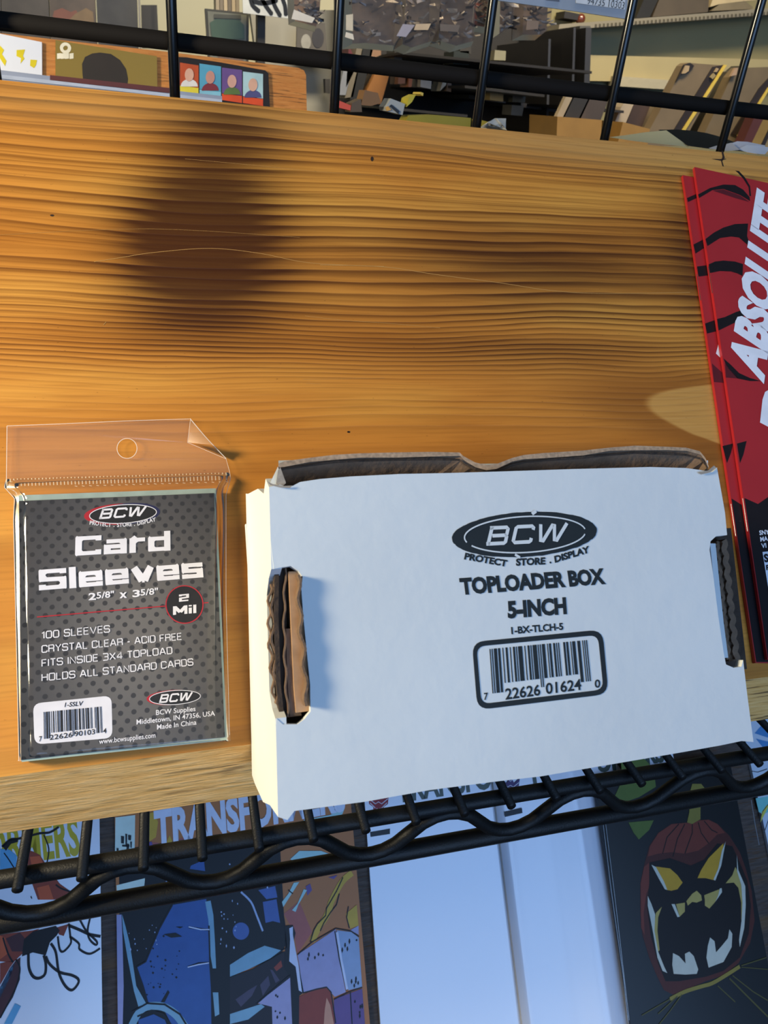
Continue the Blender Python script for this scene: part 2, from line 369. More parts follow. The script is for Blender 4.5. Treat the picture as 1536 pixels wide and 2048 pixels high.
def dots(ox, oy):
    a = g.M('SUBTRACT', g.M('FRACT', g.M('ADD', g.M('DIVIDE', x, pu), ox)), .5); b = g.M('SUBTRACT', g.M('FRACT', g.M('ADD', g.M('DIVIDE', y, pv), oy)), .5)
    a = g.M('MULTIPLY', a, pu); b = g.M('MULTIPLY', b, pv)
    return g.M('LESS_THAN', g.M('ADD', g.M('MULTIPLY', a, a), g.M('MULTIPLY', b, b)), .00085**2)
dd = g.M('MAXIMUM', dots(0.0, 0.0), dots(.5, .5))
vx = g.blob(x, y, .004, .0, .028, .05); base = g.mix(vx, lin('303032'), lin('6c6965'))
col = g.mix(g.M('MULTIPLY', dd, .85), base, lin('1f1f21'))
g.put(g.b.inputs['Base Color'], col); g.b.inputs['Roughness'].default_value = .35
insert = MB().prism([ins[i] for i in (3, 2, 1, 0)], HS-.0003, HS).build('insert_card', g.m, pack)
white = ink('e9e9ee', .4); red = ink('b5202c', .4); navy = ink('23264f', .4); black = ink('161616', .5)
K = crop(0, 820, 2.768); h1, h2, h3 = HS+.00008, HS+.00016, HS+.00024
def oval(mb, cx, cy, a, b, h, fr, tilt=-.06): mb.flat(fr.pxs(arc(cx, cy, a, b, tilt=tilt), h), h)
def ovalline(mb, cx, cy, a, b, w, h, fr, tilt=-.06): mb.stroke(fr.pxs(arc(cx, cy, a, b, tilt=tilt), h), w, h, True)
# squared slanted capitals of the mark
def mark(mb, fr, h, p0, p1, top, w=1.45):
    A, B, C = (np.array(fr.px(p, h)) for p in (p0, p1, top))
    gl = [(0, [[(0, .8), (8.6, .8), (9.2, 1.4), (9.2, 4.4), (8.4, 5), (2, 5)], [(8.4, 5), (9.0, 5.6), (9.0, 8.6), (8.4, 9.2), (0, 9.2)], [(.9, 0), (.9, 10)]]),
          (12.2, [[(9.6, 7.2), (9.6, 8.6), (9, 9.2), (1.5, 9.2), (.8, 8.5), (.8, 1.5), (1.5, .8), (9, .8), (9.6, 1.4), (9.6, 2.8)]]),
          (24.4, [[(.7, 10), (2.6, .6), (3.6, .6), (7.0, 9.6), (7.8, 9.6), (9.6, .6), (10.6, .6), (14.2, 10)]])]
    for x, S_ in gl:
        for st in S_:
            mb.stroke([tuple(A+(B-A)*((x+a_)/38.8)+(C-A)*(b_/10)) for a_, b_ in st], float(np.linalg.norm(C-A))*w/10, h)
CAP = {'0': (7, [[(1, 0), (6, 0), (7, 1.5), (7, 8.5), (6, 10), (1, 10), (0, 8.5), (0, 1.5), (1, 0)]]), '1': (3, [[(0, 7.5), (2.6, 10), (2.6, 0)]]), '3': (7, [[(0, 10), (6, 10), (7, 9), (7, 6), (6, 5.2), (2, 5.2)], [(6, 5.2), (7, 4.2), (7, 1), (6, 0), (0, 0)]]), '4': (7.4, [[(5.6, 0), (5.6, 10), (0, 3.2), (0, 2.6), (7.4, 2.6)]]),
       'S': (7, [[(7, 8), (7, 9.2), (6, 10), (1, 10), (0, 9.2), (0, 6.2), (1, 5.3), (6, 5), (7, 4), (7, 1), (6, 0), (1, 0), (0, .8), (0, 2.2)]]), 'L': (5.6, [[(0, 10), (0, 0), (5.6, 0)]]), 'E': (6, [[(6, 0), (0, 0), (0, 10), (6, 10)], [(0, 5.2), (5.4, 5.2)]]), 'V': (8, [[(0, 10), (4, 0), (8, 10)]]),
       'C': (7, [[(7, 7.6), (7, 9), (6, 10), (1, 10), (0, 9), (0, 1), (1, 0), (6, 0), (7, 1), (7, 2.4)]]), 'R': (7, [[(0, 0), (0, 10), (6, 10), (7, 9), (7, 6), (6, 5), (0, 5)], [(5.4, 5), (6.8, 4), (7, 0)]]), 'Y': (7.4, [[(0, 10), (3.7, 4.8), (7.4, 10)], [(3.7, 4.8), (3.7, 0)]]), 'T': (6.6, [[(0, 10), (6.6, 10)], [(3.3, 10), (3.3, 0)]]), 'A': (8, [[(0, 0), (3.6, 10), (4.4, 10), (8, 0)], [(1.4, 3.2), (6.6, 3.2)]]),
       '-': (3.4, [[(0, 4), (3.4, 4)]]), 'I': (0.6, [[(.3, 0), (.3, 10)]]), 'D': (7, [[(0, 0), (0, 10), (5.6, 10), (7, 8.6), (7, 1.4), (5.6, 0), (0, 0)]]), 'F': (5.8, [[(0, 0), (0, 10), (5.8, 10)], [(0, 5), (5.2, 5)]]), 'N': (7, [[(0, 0), (0, 10), (7, 0), (7, 10)]]), 'X': (7.6, [[(0, 0), (7.6, 10)], [(0, 10), (7.6, 0)]]), 'O': (7.4, [[(1, 0), (6.4, 0), (7.4, 1), (7.4, 9), (6.4, 10), (1, 10), (0, 9), (0, 1), (1, 0)]]),
       'P': (6.8, [[(0, 0), (0, 10), (6, 10), (6.8, 9), (6.8, 5.6), (6, 4.6), (0, 4.6)]]), 'H': (7.2, [[(0, 0), (0, 10)], [(7.2, 0), (7.2, 10)], [(0, 5.2), (7.2, 5.2)]]), ' ': (2.4, [])}
def capword(mb, s, fr, h, p0, p1, top, w=1.35):
    A, B, C = (np.array(fr.px(p, h)) for p in (p0, p1, top)); tot = sum(CAP[c][0]+2.6 for c in s)-2.6; x = 0
    for c in s:
        for st in CAP[c][1]:
            mb.stroke([tuple(A+(B-A)*((x+a_)/tot)+(C-A)*((b_*.86+.7)/10)) for a_, b_ in st], float(np.linalg.norm(C-A))*w/10, h)
        x += CAP[c][0]+2.6
m1 = MB(); oval(m1, 241, 1028, 73, 21, h1, FP); oval(m1, 345, 1395, 52, 15, h1, FP); m1.build('logo_red', red, insert)
m1 = MB(); oval(m1, 258, 1027, 62, 21, h1+.00003, FP); m1.build('logo_blue', navy, insert)
m1 = MB(); oval(m1, 246, 1028, 67, 18.5, h2, FP); oval(m1, 350, 1395, 51, 14, h2, FP)
m1.flat(FP.pxs(arc(369, 1209, 37, 37.5, n=48), h2), h2); m1.build('print_black', black, insert)
m1 = MB(); m1.stroke(FP.pxs(arc(369, 1209, 37, 37.5, n=48), h3), .00035, h3, True)
m1.stroke(FP.pxs([(74, 1234), (332, 1212)], h2), .00035, h2); m1.stroke(FP.pxs([(407, 1206), (417, 1205)], h2), .00035, h2); m1.build('print_red', red, insert)
m1 = MB(); ovalline(m1, 246, 1028, 67, 18.5, .00028, h3, FP); ovalline(m1, 350, 1395, 51, 14, .0002, h3, FP)
def tt(s, p0, p1, top, bold=.0, **kw): m1.text(s, FP, h3, p0, p1, top, bold, **kw)
mark(m1, FP, h3, (198, 1038), (286, 1032), (205, 1018), 1.9); mark(m1, FP, h3, (318, 1406), (380, 1401), (323, 1389), 1.9)
tt('PROTECT', (179, 1049), (222, 1054), (180, 1041), .02); tt('STORE', (234, 1054), (264, 1052), (234, 1046), .02); tt('DISPLAY', (275, 1051), (312, 1042), (274, 1043), .02)
m1.flat(FP.pxs(arc(228, 1053, 1, 1, n=6), h3), h3); m1.flat(FP.pxs(arc(269, 1051, 1, 1, n=6), h3), h3)
# extended squared lettering, drawn as strokes on a 10 x 10 cell
GL = {'C': (10, [[(9.2, 7.2), (9.2, 8.7), (1.6, 8.7), (1.1, 8.2), (1.1, 1.8), (1.6, 1.3), (9.2, 1.3), (9.2, 2.8)]]),
      'a': (9, [[(1, 6.4), (7.4, 6.4), (7.9, 5.9), (7.9, 0)], [(7.9, 3.8), (1.4, 3.8), (1.1, 3.4), (1.1, 1.5), (1.4, 1.1), (7.9, 1.1)]]),
      'r': (6.4, [[(1.1, 0), (1.1, 7.3)], [(1.1, 5.6), (2.0, 6.4), (6.2, 6.4)]]),
      'd': (9, [[(7.9, 10), (7.9, 0)], [(7.9, 6.4), (1.6, 6.4), (1.1, 5.9), (1.1, 1.6), (1.6, 1.1), (7.9, 1.1)]]),
      'S': (10.2, [[(9.2, 7.4), (9.2, 8.8), (1.6, 8.8), (1.1, 8.3), (1.1, 5.8), (1.6, 5.1), (8.7, 4.9), (9.2, 4.3), (9.2, 1.8), (8.7, 1.2), (1.1, 1.2), (1.1, 2.7)]]),
      'l': (2.6, [[(1.2, 0), (1.2, 10)]]),
      'e': (9, [[(7.9, 2.3), (7.9, 1.1), (1.6, 1.1), (1.1, 1.6), (1.1, 5.9), (1.6, 6.4), (7.4, 6.4), (7.9, 5.9), (7.9, 3.6), (1.1, 3.6)]]),
      'M': (11.4, [[(1.2, 0), (1.2, 10)], [(1.4, 9.2), (5.7, 2.6)], [(5.7, 2.6), (10, 9.2)], [(10.2, 0), (10.2, 10)]]), 'i': (2.6, [[(1.2, 0), (1.2, 6.9)], [(1.2, 8.4), (1.2, 10)]]),
      '2': (9, [[(1.1, 7.2), (1.1, 8.8), (7.9, 8.8), (7.9, 5.2), (1.1, 4.6), (1.1, 1.1), (8.4, 1.1)]]),
      'v': (9, [[(.9, 7.4), (4.4, .9), (4.8, .9), (8.3, 7.4)]]),
      's': (8.6, [[(7.7, 5.4), (7.7, 6.5), (1.6, 6.5), (1.1, 6.1), (1.1, 4.4), (1.6, 3.8), (7.2, 3.7), (7.7, 3.2), (7.7, 1.5), (7.2, 1.05), (1.1, 1.05), (1.1, 2.2)]])}
BW = [0]
def blockword(mb, s, fr, h, p0, p1, top, wv=2.9, wh=1.95):
    A, B, C = (np.array(fr.px(p, h)) for p in (p0, p1, top)); tot = sum(GL[c][0]+1.0 for c in s)-1.0; x = 0
    for c in s:
        w, strokes = GL[c]
        for st in strokes:
            for i in range(len(st)-1):                           # each leg a bar: upright legs wide, level legs thinner
                (ax, ay), (bx, by) = st[i], st[i+1]; dxx, dyy = bx-ax, by-ay; L = math.hypot(dxx, dyy)
                ww = wv*abs(dyy)/L+wh*abs(dxx)/L; e = .5*(wh if abs(dyy) > abs(dxx) else wv)
                e0 = e if i > 0 else 0; e1 = e if i < len(st)-2 else 0
                if c in 'vM': e0 = e1 = 0
                ux, uy = dxx/L, dyy/L; q = []
                if L < 1.0: e0 = e1 = .3
                for (px_, py_, sg) in ((ax-ux*e0, ay-uy*e0, 1), (ax-ux*e0, ay-uy*e0, -1), (bx+ux*e1, by+uy*e1, -1), (bx+ux*e1, by+uy*e1, 1)):
                    X_, Y_ = px_-uy*sg*ww/2, py_+ux*sg*ww/2; X_ = min(max(X_, 0), w); Y_ = min(max(Y_, 0), 10)
                    pt = A+(B-A)*((x+X_)/tot)+(C-A)*(Y_/10); q.append((pt[0], pt[1], h))
                BW[0] += 1; mb.add([(a_, b_, c_+BW[0]*1.5e-6) for a_, b_, c_ in q], [(0, 1, 2, 3)])
        x += w+1.0
blockword(m1, 'Card', FP, h3, (150, 1113), (341, 1101), (151, 1072)); blockword(m1, 'Sleeves', FP, h3, (78, 1182), (407, 1155), (77, 1139))
tt('2', (177, 1200), (192, 1199), (177, 1186), .03); tt('5/8"', (193, 1197), (228, 1194), (193, 1184), .02); tt('x', (239, 1196), (254, 1195), (239, 1185), .03)
tt('3', (265, 1194), (280, 1193), (265, 1180), .03); tt('5/8"', (281, 1191), (316, 1188), (281, 1178), .02)
blockword(m1, '2', FP, h3, (358, 1204), (378, 1202), (358, 1189)); blockword(m1, 'Mil', FP, h3, (346, 1230), (393, 1226), (346, 1213), 2.5, 1.9)
for s_, a_, b_ in (('100 SLEEVES', (84, 1278), (219, 1265)), ('CRYSTAL CLEAR - ACID FREE', (84, 1306), (363, 1280)), ('FITS INSIDE 3X4 TOPLOAD', (84, 1334), (344, 1308)), ('HOLDS ALL STANDARD CARDS', (84, 1363), (386, 1331))):
    capword(m1, s_, FP, h3, a_, b_, (a_[0], a_[1]-15.5))
tt('BCW Supplies', (312, 1430), (391, 1422), (312, 1420), .01); tt('Middletown, IN 47356, USA', (273, 1449), (430, 1431), (273, 1439), .01)
tt('Made In China', (314, 1459), (393, 1449), (314, 1449), .01); tt('www.bcwsupplies.com', (198, 1488), (311, 1475), (198, 1478), .01)
m1.build('print_white', white, insert)
lab = FP.pxs([(69, 1489), (225, 1476), (223, 1391), (66, 1407)], h1)
barlab = MB().flat(rrect(lab, .0026), h1).build('barcode_label', ink('e4e4ea', .4), insert)
m1 = MB(); barcode(m1, '722626901034', FP, h2, (87, 1424), (203, 1413), (205, 1465), (88, 1478))
for s_, a_, b_ in (('22626', (99, 1480), (145, 1474)), ('90103', (149, 1473), (190, 1468)), ('7', (78, 1483), (84, 1482)), ('4', (206, 1467), (213, 1466))): m1.text(s_, FP, h2+.00003, a_, b_, (a_[0], a_[1]-10), .01)
m1.text('1-SSLV', FP, h2, (129, 1414), (165, 1411), (131, 1405), .015); m1.build('barcode_print', black, insert)
# film: bag body draped over the stack, flat tab with a hang hole, crimped seal, folded corner
Lf = smooth([(13, 958), (9, 975), (29, 997), (27, 1040), (30, 1200), (35, 1400), (38, 1523)], 5)
Rt = smooth([(459, 945), (461, 957), (449, 985), (452, 1040), (450, 1200), (455, 1400), (462, 1482)], 5)
random.seed(4)
def bagpt(u, v):
    i = v*(len(Lf)-1); k = int(min(i, len(Lf)-2)); f_ = i-k
    l = np.array(Lf[k])*(1-f_)+np.array(Lf[k+1])*f_; r_ = np.array(Rt[k])*(1-f_)+np.array(Rt[k+1])*f_
    e = min(u, 1-u)*2; side = 1-math.exp(-(e/.07)**2) if e < .3 else 1; endv = min(1, v/.10); endb = min(1, (1-v)/.015)
    top_ = HS+.0007; h = .0010+(top_-.0010)*side*endv*endb
    wr = .0004*math.sin(u*23+v*9)*math.exp(-((u-.93)/.05)**2)+.0003*math.sin(v*40+u*13)*math.exp(-((u-.06)/.05)**2)+.00025*math.sin(u*31-v*7)*math.exp(-((v-.05)/.05)**2)+.00016*math.sin(u*6+v*5)
    hh = h+wr*side; p = FP.px(tuple(l+(r_-l)*u), hh); return (p[0], p[1], hh)
MB().grid(bagpt, 70, 60).build('bag_film', film, pack, True)
tabp = [(14, 852), (120, 848), (250, 842), (379, 838), (375, 885), (452, 918), (459, 948), (13, 960)]
def tabh(x, y): return .0011+.0005*math.sin(x*150+y*70)
MB().flat(FP.pxs(tabp[::-1], .0012), tabh, [FP.pxs(arc(254, 897, 20, 20, n=32), .0012)]).build('hang_tab', film_tab, pack)
edge = mat('film_edge', 'e9d9c8', .3, spec=.8)
m1 = MB(); m1.stroke(FP.pxs(arc(254, 897, 20, 20, n=32), .0016), .00022, .0017, True)
for L in (tabp[0:4], [(14, 852), (13, 957), (9, 975), (29, 997), (27, 1040), (33, 1300), (38, 1521)], [(381, 838), (375, 885), (452, 918), (459, 943), (461, 957), (452, 990), (452, 1040), (452, 1200), (459, 1470)], [(36, 1521), (42, 1522), (42, 1400), (38, 1010)]):
    m1.stroke(FP.pxs(L, .0018), .00018, .0019)
m1.build('film_edge', edge, pack)
MB().add([(*FP.px(p, h), h) for p, h in (((380, 838), .0035), ((376, 885), .0013), ((452, 918), .0013), ((425, 890), .006))], [(0, 1, 3), (1, 2, 3)]).build('folded_corner', film, pack)
m1 = MB(); m1.stroke(FP.pxs(smooth([(380, 838), (405, 868), (425, 890), (452, 918)]), .004), .0003, .0045); m1.build('corner_edge', edge, pack)
m1 = MB(); NT = 62
for i in range(NT):
    t_ = i/NT; a_ = (13+t_*446, 958-t_*13); b_ = (13+(t_+.55/NT)*446, 958-t_*13)
    q = FP.pxs([a_, b_, (b_[0], b_[1]+15), (a_[0], a_[1]+15)], .0015)
    m1.add([(q[0][0], q[0][1], .0016), (q[1][0], q[1][1], .0021), (q[2][0], q[2][1], .0021), (q[3][0], q[3][1], .0016)], [(3, 2, 1, 0)])
m1.build('crimped_seal', film, pack)
m1 = MB()
for i in range(NT):
    t_ = i/NT; m1.stroke(FP.pxs([(13+t_*446, 958-t_*13), (14+t_*446, 973-t_*13)], .0022), .00028, .0023)
    if i % 2 and i > 18: m1.stroke(FP.pxs([(13+t_*446, 976-t_*13), (18+t_*446, 977-t_*13)], .0022), .0002, .0023)
m1.build('seal_ridges', mat('seal_ridge', 'f0d8b0', .25, spec=.9), pack)

# ================================================================== white corrugated box
F51 = slope(51, P0); hb = .23*I; FX = F51.at(*F51.px((1000, 1290), hb), hb)
HF = 3.07*I; TC = .0028
boxr = thing('toploader_box', 'white corrugated cardboard box with black printed barcode lying on the pine board', 'box', FX)
card_w = mat('white_liner', 'd0d6d8', .7, noise=.035, nscale=18, bump=.12, bscale=160)
card_b = mat('brown_kraft', '6b5644', .85, noise=.22, nscale=240, bump=.5, bscale=500)
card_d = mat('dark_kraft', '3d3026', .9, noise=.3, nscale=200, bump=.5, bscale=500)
card_t = mat('tan_kraft', 'b08a66', .8, noise=.12, nscale=300)
K6 = crop(460, 880, 2.559); K7 = crop(860, 880, 2.272)
lslot = K6((225, 660), (262, 652), (310, 645), (350, 670), (372, 700), (365, 760), (375, 900), (395, 1100), (410, 1250), (412, 1390), (380, 1430), (345, 1455), (270, 1455), (238, 1425))
rslot = K7((1350, 432), (1300, 437), (1275, 460), (1270, 500), (1285, 600), (1310, 800), (1335, 970), (1345, 1020), (1380, 1035), (1415, 1030), (1423, 1000))
top_e = [(1434, 935), (1425, 944), (1400, 940), (1372, 936), (1300, 934), (1150, 938), (1000, 943), (900, 946), (800, 948), (700, 953), (640, 958), (600, 964), (585, 972), (572, 974), (560, 969), (538, 974)]
bot_e = [(556, 1634), (575, 1640), (589, 1622), (733, 1603), (860, 1580), (1000, 1562), (1080, 1553), (1256, 1523), (1344, 1508), (1440, 1491), (1483, 1482), (1507, 1484)]
outl = top_e+[(541, 1080), lslot[0]]+lslot+[(552, 1450)]+bot_e+[(1494, 1386), (1488, 1335)]+rslot[::-1]+[(1450, 1025)]
fpl = FX.pxs(outl, HF)
front = MB().prism(fpl, HF-TC, HF).build('front_panel', card_w, boxr)
# side and other walls
aL = FX.px((540, 980), HF)[0]; aL2 = FX.px((556, 1632), HF)[0]; aR = FX.px((1470, 1200), HF)[0]
bT = FX.px((1000, 943), HF)[1]; bB = FX.px((1000, 1562), HF)[1]
FSd = Fr(FX.w(FX.px((547, 1300), HF)[0], 0, 0), FX.Y, FX.N)           # plane of the left wall: x = up the slope, y = height
def sd(b, h): return (b, h)
ls0, ls1 = FX.px(lslot[0], HF)[1], FX.px(lslot[-1], HF)[1]; bl0 = FX.px((556, 1634), HF)[1]; bl1 = FX.px((538, 974), HF)[1]
bt_base = FX.px((475, 988), 0)[1]; bb_base = FX.px((490, 1552), 0)[1]
al = FX.px((547, 1300), HF)[0]
sp = [(bl1, HF-.0002), (bl1+.004, HF*.90), (bl1+.001, HF*.82), (bl1+.006, HF*.6), (bt_base-.002, HF*.12), (bt_base, 0), (bb_base, 0), (bb_base-.001, .01), (bl0-.004, HF*.5), (bl0-.001, HF*.75), (bl0, HF-.0002), (ls1, HF-.0002), (ls1+.002, HF-.007), (ls1+.006, HF-.013), (ls0-.006, HF-.013), (ls0-.002, HF-.007), (ls0, HF-.0002)]
m1 = MB(); m2 = MB(); m2.prism(sp, 0, TC)                              # built in (slope, height, across)
xl = [al, FX.px((538, 974), HF)[0], aL2]
def sx(b): return xl[1]+(xl[2]-xl[1])*(b-bl1)/(bl0-bl1)
m1.add([(sx(x_)+z_, x_, y_) for x_, y_, z_ in m2.v], m2.f); m1.build('side_panel', card_w, boxr)
m1 = MB(); m2 = MB(); rs0, rs1 = FX.px((1454, 1066), HF)[1], FX.px((1486, 1335), HF)[1]; m2.prism([(bT-.003, HF-.003), (bT+.002, 0), (bB, 0), (bB+.003, HF-.003), (rs1-.001, HF-.003), (rs1, HF-.010), (rs0, HF-.010), (rs0+.001, HF-.003)], 0, TC); m1.add([(FX.px((1450, 1010), HF)[0]+(FX.px((1500, 1450), HF)[0]-FX.px((1450, 1010), HF)[0])*(bT-x_)/(bT-bB)-TC-.0016-z_, x_, y_) for x_, y_, z_ in m2.v], m2.f); m1.build('side_panel', card_w, boxr)
aR0 = FX.px((1495, 1440), HF)[0]-TC-.004
MB().box((sx(bB)+TC, bB+.004, 0), (aR0, bT, TC)).build('back_panel', card_w, boxr)
MB().box((sx(bB)+TC, bB+.004, TC), (aR0, bB+.004+TC, HF-TC)).build('bottom_panel', card_w, boxr)
# tucked lid: brown inside, thumb notch, raw edge
up = [(557, 933), (569, 928), (619, 921), (668, 915), (718, 912), (792, 910), (860, 909), (919, 910), (926, 917), (950, 930), (973, 935), (993, 933), (1024, 921), (1047, 915), (1087, 911), (1165, 906), (1219, 900), (1270, 896), (1329, 898), (1372, 900), (1399, 907), (1410, 920), (1416, 934)]
lo = [(560+(856*i/22), 990-22*i/22) for i in range(23)]
hl, hu = HF-.012, HF-.0035
m1 = MB(); n = len(up)
U = [(*FX.px(p, hu), hu) for p in up]; L_ = [(*FX.px(p, hl), hl) for p in lo]
U2 = [(a_, b_+.0004, h_-.003) for a_, b_, h_ in U]; L2 = [(a_, b_, h_-.003) for a_, b_, h_ in L_]
m1.add(L_+U, [(i, i+1, n+i+1, n+i) for i in range(n-1)]); m1.add(L2+U2, [(i, n+i, n+i+1, i+1) for i in range(n-1)])
m1.add([L_[0], U[0], U2[0], L2[0], L_[-1], U[-1], U2[-1], L2[-1]], [(0, 1, 2, 3), (7, 6, 5, 4)])
lid = m1.build('lid_flap', card_b, boxr)
m1 = MB(); random.seed(2)
e1 = [(a_+random.uniform(-.0002, .0002), b_+random.uniform(-.0003, .0003)-.0006, h_+.0002) for a_, b_, h_ in U]
e2 = [(a_, b_+.0007, h_+.0003) for a_, b_, h_ in U]
m1.add(e1+e2, [(i, i+1, n+i+1, n+i) for i in range(n-1)]); m1.build('raw_edge', mat('raw_paper_edge', 'a48a70', .9, noise=.3, nscale=900), lid)
m1 = MB(); m1.add([(*FX.px((p[0], p[1]+(9 if i % 3 else 7)), hu-.0004), hu+.0001) for i, p in enumerate(up)]+[(*FX.px((p[0], p[1]+12), hu-.0006), hu-.0004) for p in up], [(i, n+i, n+i+1, i+1) for i in range(n-1)]); m1.build('crease', card_d, lid)
wl = [(U2[i][0], U2[i][1]+.0028-(.0020 if 7 < i < 13 else .0032), U2[i][2]-.006) for i in range(n)]
m1 = MB(); wl = [(*FX.px((p[0], 905+8*abs(p[0]-985)/430+(22 if 918 < p[0] < 1030 else 8)), hl-.004), hl-.004) for p in up]
m1.add(wl+[(*FX.px((p[0], 985), hl-.006), hl-.006) for p in up], [(i, n+i, n+i+1, i+1) for i in range(n-1)]); m1.build('lid_panel', card_w, boxr)
# torn corner tufts
m1 = MB(); m1.add([(*FX.px(p, HF-h), HF-h) for p, h in (((538, 970), .001), ((556, 933), .004), ((563, 966), .001))], [(0, 2, 1)]); m1.build('corner_tear', card_w, boxr)
m1 = MB(); m1.add([(*FX.px(p, HF+.0006), HF+.0006) for p in ((534, 962), (545, 968), (566, 972), (585, 971), (580, 976), (560, 975), (540, 970))], [tuple(range(7))[::-1]])
m1.build('torn_edge', mat('torn_paper', '9a8f82', .9, noise=.2, nscale=700), boxr); m1 = MB(); m1.add([(*FX.px(p, HF+.0006), HF+.0006) for p in ((1396, 945), (1416, 941), (1428, 931), (1433, 936), (1420, 945), (1402, 949))], [tuple(range(6))[::-1]])
m1.build('torn_edge', MATS['torn_paper'], boxr); m1 = MB(); m1.add([(*FX.px(p, HF-.0008), HF-.0008) for p in ((556, 940), (561, 935), (572, 966), (566, 972), (552, 968))], [(0, 4, 3, 2, 1)]); m1.build('torn_edge', mat('torn_paper', '9a8f82', .9, noise=.2, nscale=700), boxr)
# hand slots: layered corrugated edges inside
def wavy(P, amp, lam, fr_h, h0, h1, w, mbx):
    pts = []; L = 0
    P = [np.array(p) for p in FX.pxs(P, fr_h)]
    for i in range(len(P)-1):
        d = np.linalg.norm(P[i+1]-P[i]); k_ = max(2, int(d/(lam/6)))
        for j in range(k_):
            q = P[i]+(P[i+1]-P[i])*j/k_; t_ = (P[i+1]-P[i])/d; nn = np.array([-t_[1], t_[0]]); s_ = (L+d*j/k_)/lam*2*math.pi
            pts.append(tuple(q+nn*amp*math.sin(s_)))
        L += d
    n_ = len(pts); V = []
    for i, p in enumerate(pts):
        a_ = pts[max(0, i-1)]; b_ = pts[min(n_-1, i+1)]; l_ = math.hypot(b_[0]-a_[0], b_[1]-a_[1]) or 1; nx, ny = -(b_[1]-a_[1])/l_*w/2, (b_[0]-a_[0])/l_*w/2
        V += [(p[0]+nx, p[1]+ny, h0), (p[0]+nx, p[1]+ny, h1), (p[0]-nx, p[1]-ny, h1), (p[0]-nx, p[1]-ny, h0)]
    f_ = []
    for i in range(n_-1):
        o_ = 4*i; f_ += [(o_, o_+4, o_+5, o_+1), (o_+1, o_+5, o_+6, o_+2), (o_+2, o_+6, o_+7, o_+3)]
    mbx.add(V, f_)
hz = HF-.0030
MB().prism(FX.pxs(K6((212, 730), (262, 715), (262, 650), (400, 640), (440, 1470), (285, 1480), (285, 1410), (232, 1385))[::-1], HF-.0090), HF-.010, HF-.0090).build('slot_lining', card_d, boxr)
def strip(L, m_, w_, amp=0, top=.003, lam=.0075, name='card_layer'):
    mx = MB(); wavy(L, amp, lam, HF-top, HF-.0088, HF-top, w_, mx); mx.build(name, m_, boxr)
strip(K6((212, 735), (206, 800), (204, 1000), (222, 1250), (240, 1380)), card_b, .0005, .0005, .006, .006, 'corrugated_layer')
strip(K6((228, 735), (222, 800), (220, 1000), (238, 1250), (254, 1385)), card_b, .0005, .0005, .0045, .0085, 'corrugated_layer')
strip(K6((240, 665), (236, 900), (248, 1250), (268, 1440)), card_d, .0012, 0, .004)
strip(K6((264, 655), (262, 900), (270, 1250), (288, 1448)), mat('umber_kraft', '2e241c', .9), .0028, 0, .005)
strip(K6((285, 655), (278, 900), (285, 1200), (300, 1448)), card_b, .0004, .0003, .003, .0085, 'corrugated_layer')
strip(K6((294, 965), (300, 1200), (314, 1445)), mat('red_brown_kraft', '5a3a2c', .85), .0018, 0, .004)
strip(K6((316, 965), (322, 1200), (338, 1440)), card_b, .0030, 0, .0035)
strip(K6((334, 672), (348, 960), (362, 1250), (376, 1420)), card_t, .0036, 0, .0022)
strip(K6((352, 690), (362, 900), (380, 1100), (398, 1390)), card_b, .0006, .0005, -.0022, .0085, 'corrugated_layer')
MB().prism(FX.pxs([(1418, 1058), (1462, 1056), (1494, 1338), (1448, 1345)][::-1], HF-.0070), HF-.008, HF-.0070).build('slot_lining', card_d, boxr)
def rstrip(L, m_, w_, amp=0, top=.003, name='card_layer'):
    mx = MB(); wavy(K7(*L), amp, .004, HF-top, HF-.0069, HF-top, w_, mx); mx.build(name, m_, boxr)
rstrip(((1285, 470), (1302, 640), (1322, 830), (1344, 1000)), card_w, .0020, 0, .0012)
rstrip(((1303, 470), (1322, 640), (1340, 830), (1360, 1005)), card_b, .0012, .0005, .0020, 'corrugated_layer')
rstrip(((1320, 460), (1338, 640), (1356, 830), (1378, 1015)), mat('mid_kraft', '5d4c3c', .9, noise=.3, nscale=400), .0030, 0, .004)
rstrip(((1336, 455), (1356, 640), (1376, 830), (1396, 1010)), card_b, .0020, .0004, .0030, 'corrugated_layer')
# printing on the front panel
bi = ink('23292c', .6); hp = HF+.00010; hq = HF+.00020
m1 = MB(); random.seed(7)
P = [(x_+random.uniform(-.6, .6), y_+random.uniform(-.6, .6)) for x_, y_ in arc(1049, 1069, 145, 45, n=90, tilt=-.055)]
m1.flat(FX.pxs(P, hp), hp); m1.build('logo_oval', bi, front)
m1 = MB(); m1.stroke(FX.pxs(arc(1050, 1069, 121, 36, 8, 196, 50, tilt=-.05), hq), .0004, hq); m1.stroke(FX.pxs(arc(1050, 1069, 121, 36, 208, 352, 50, tilt=-.05), hq), .0004, hq)
m1.stroke(FX.pxs([(1064, 1028), (1072, 1022)], hq), .0010, hq); m1.stroke(FX.pxs([(1030, 1109), (1040, 1115)], hq), .0007, hq)
mark(m1, FX, hq, (972, 1091), (1127, 1083), (981, 1053), 1.8); m1.build('logo_lettering', card_w, front)
m1 = MB()
def tx(s, p0, p1, top, bold): m1.text(s, FX, hp, p0, p1, top, bold)
tx('PROTECT', (928, 1118), (1013, 1133), (931, 1105), .05); tx('STORE', (1032, 1131), (1091, 1128), (1032, 1117), .05); tx('DISPLAY', (1110, 1125), (1180, 1104), (1108, 1112), .05)
m1.flat(FX.pxs(arc(1101, 1125, 2, 2, n=8), hp), hp)
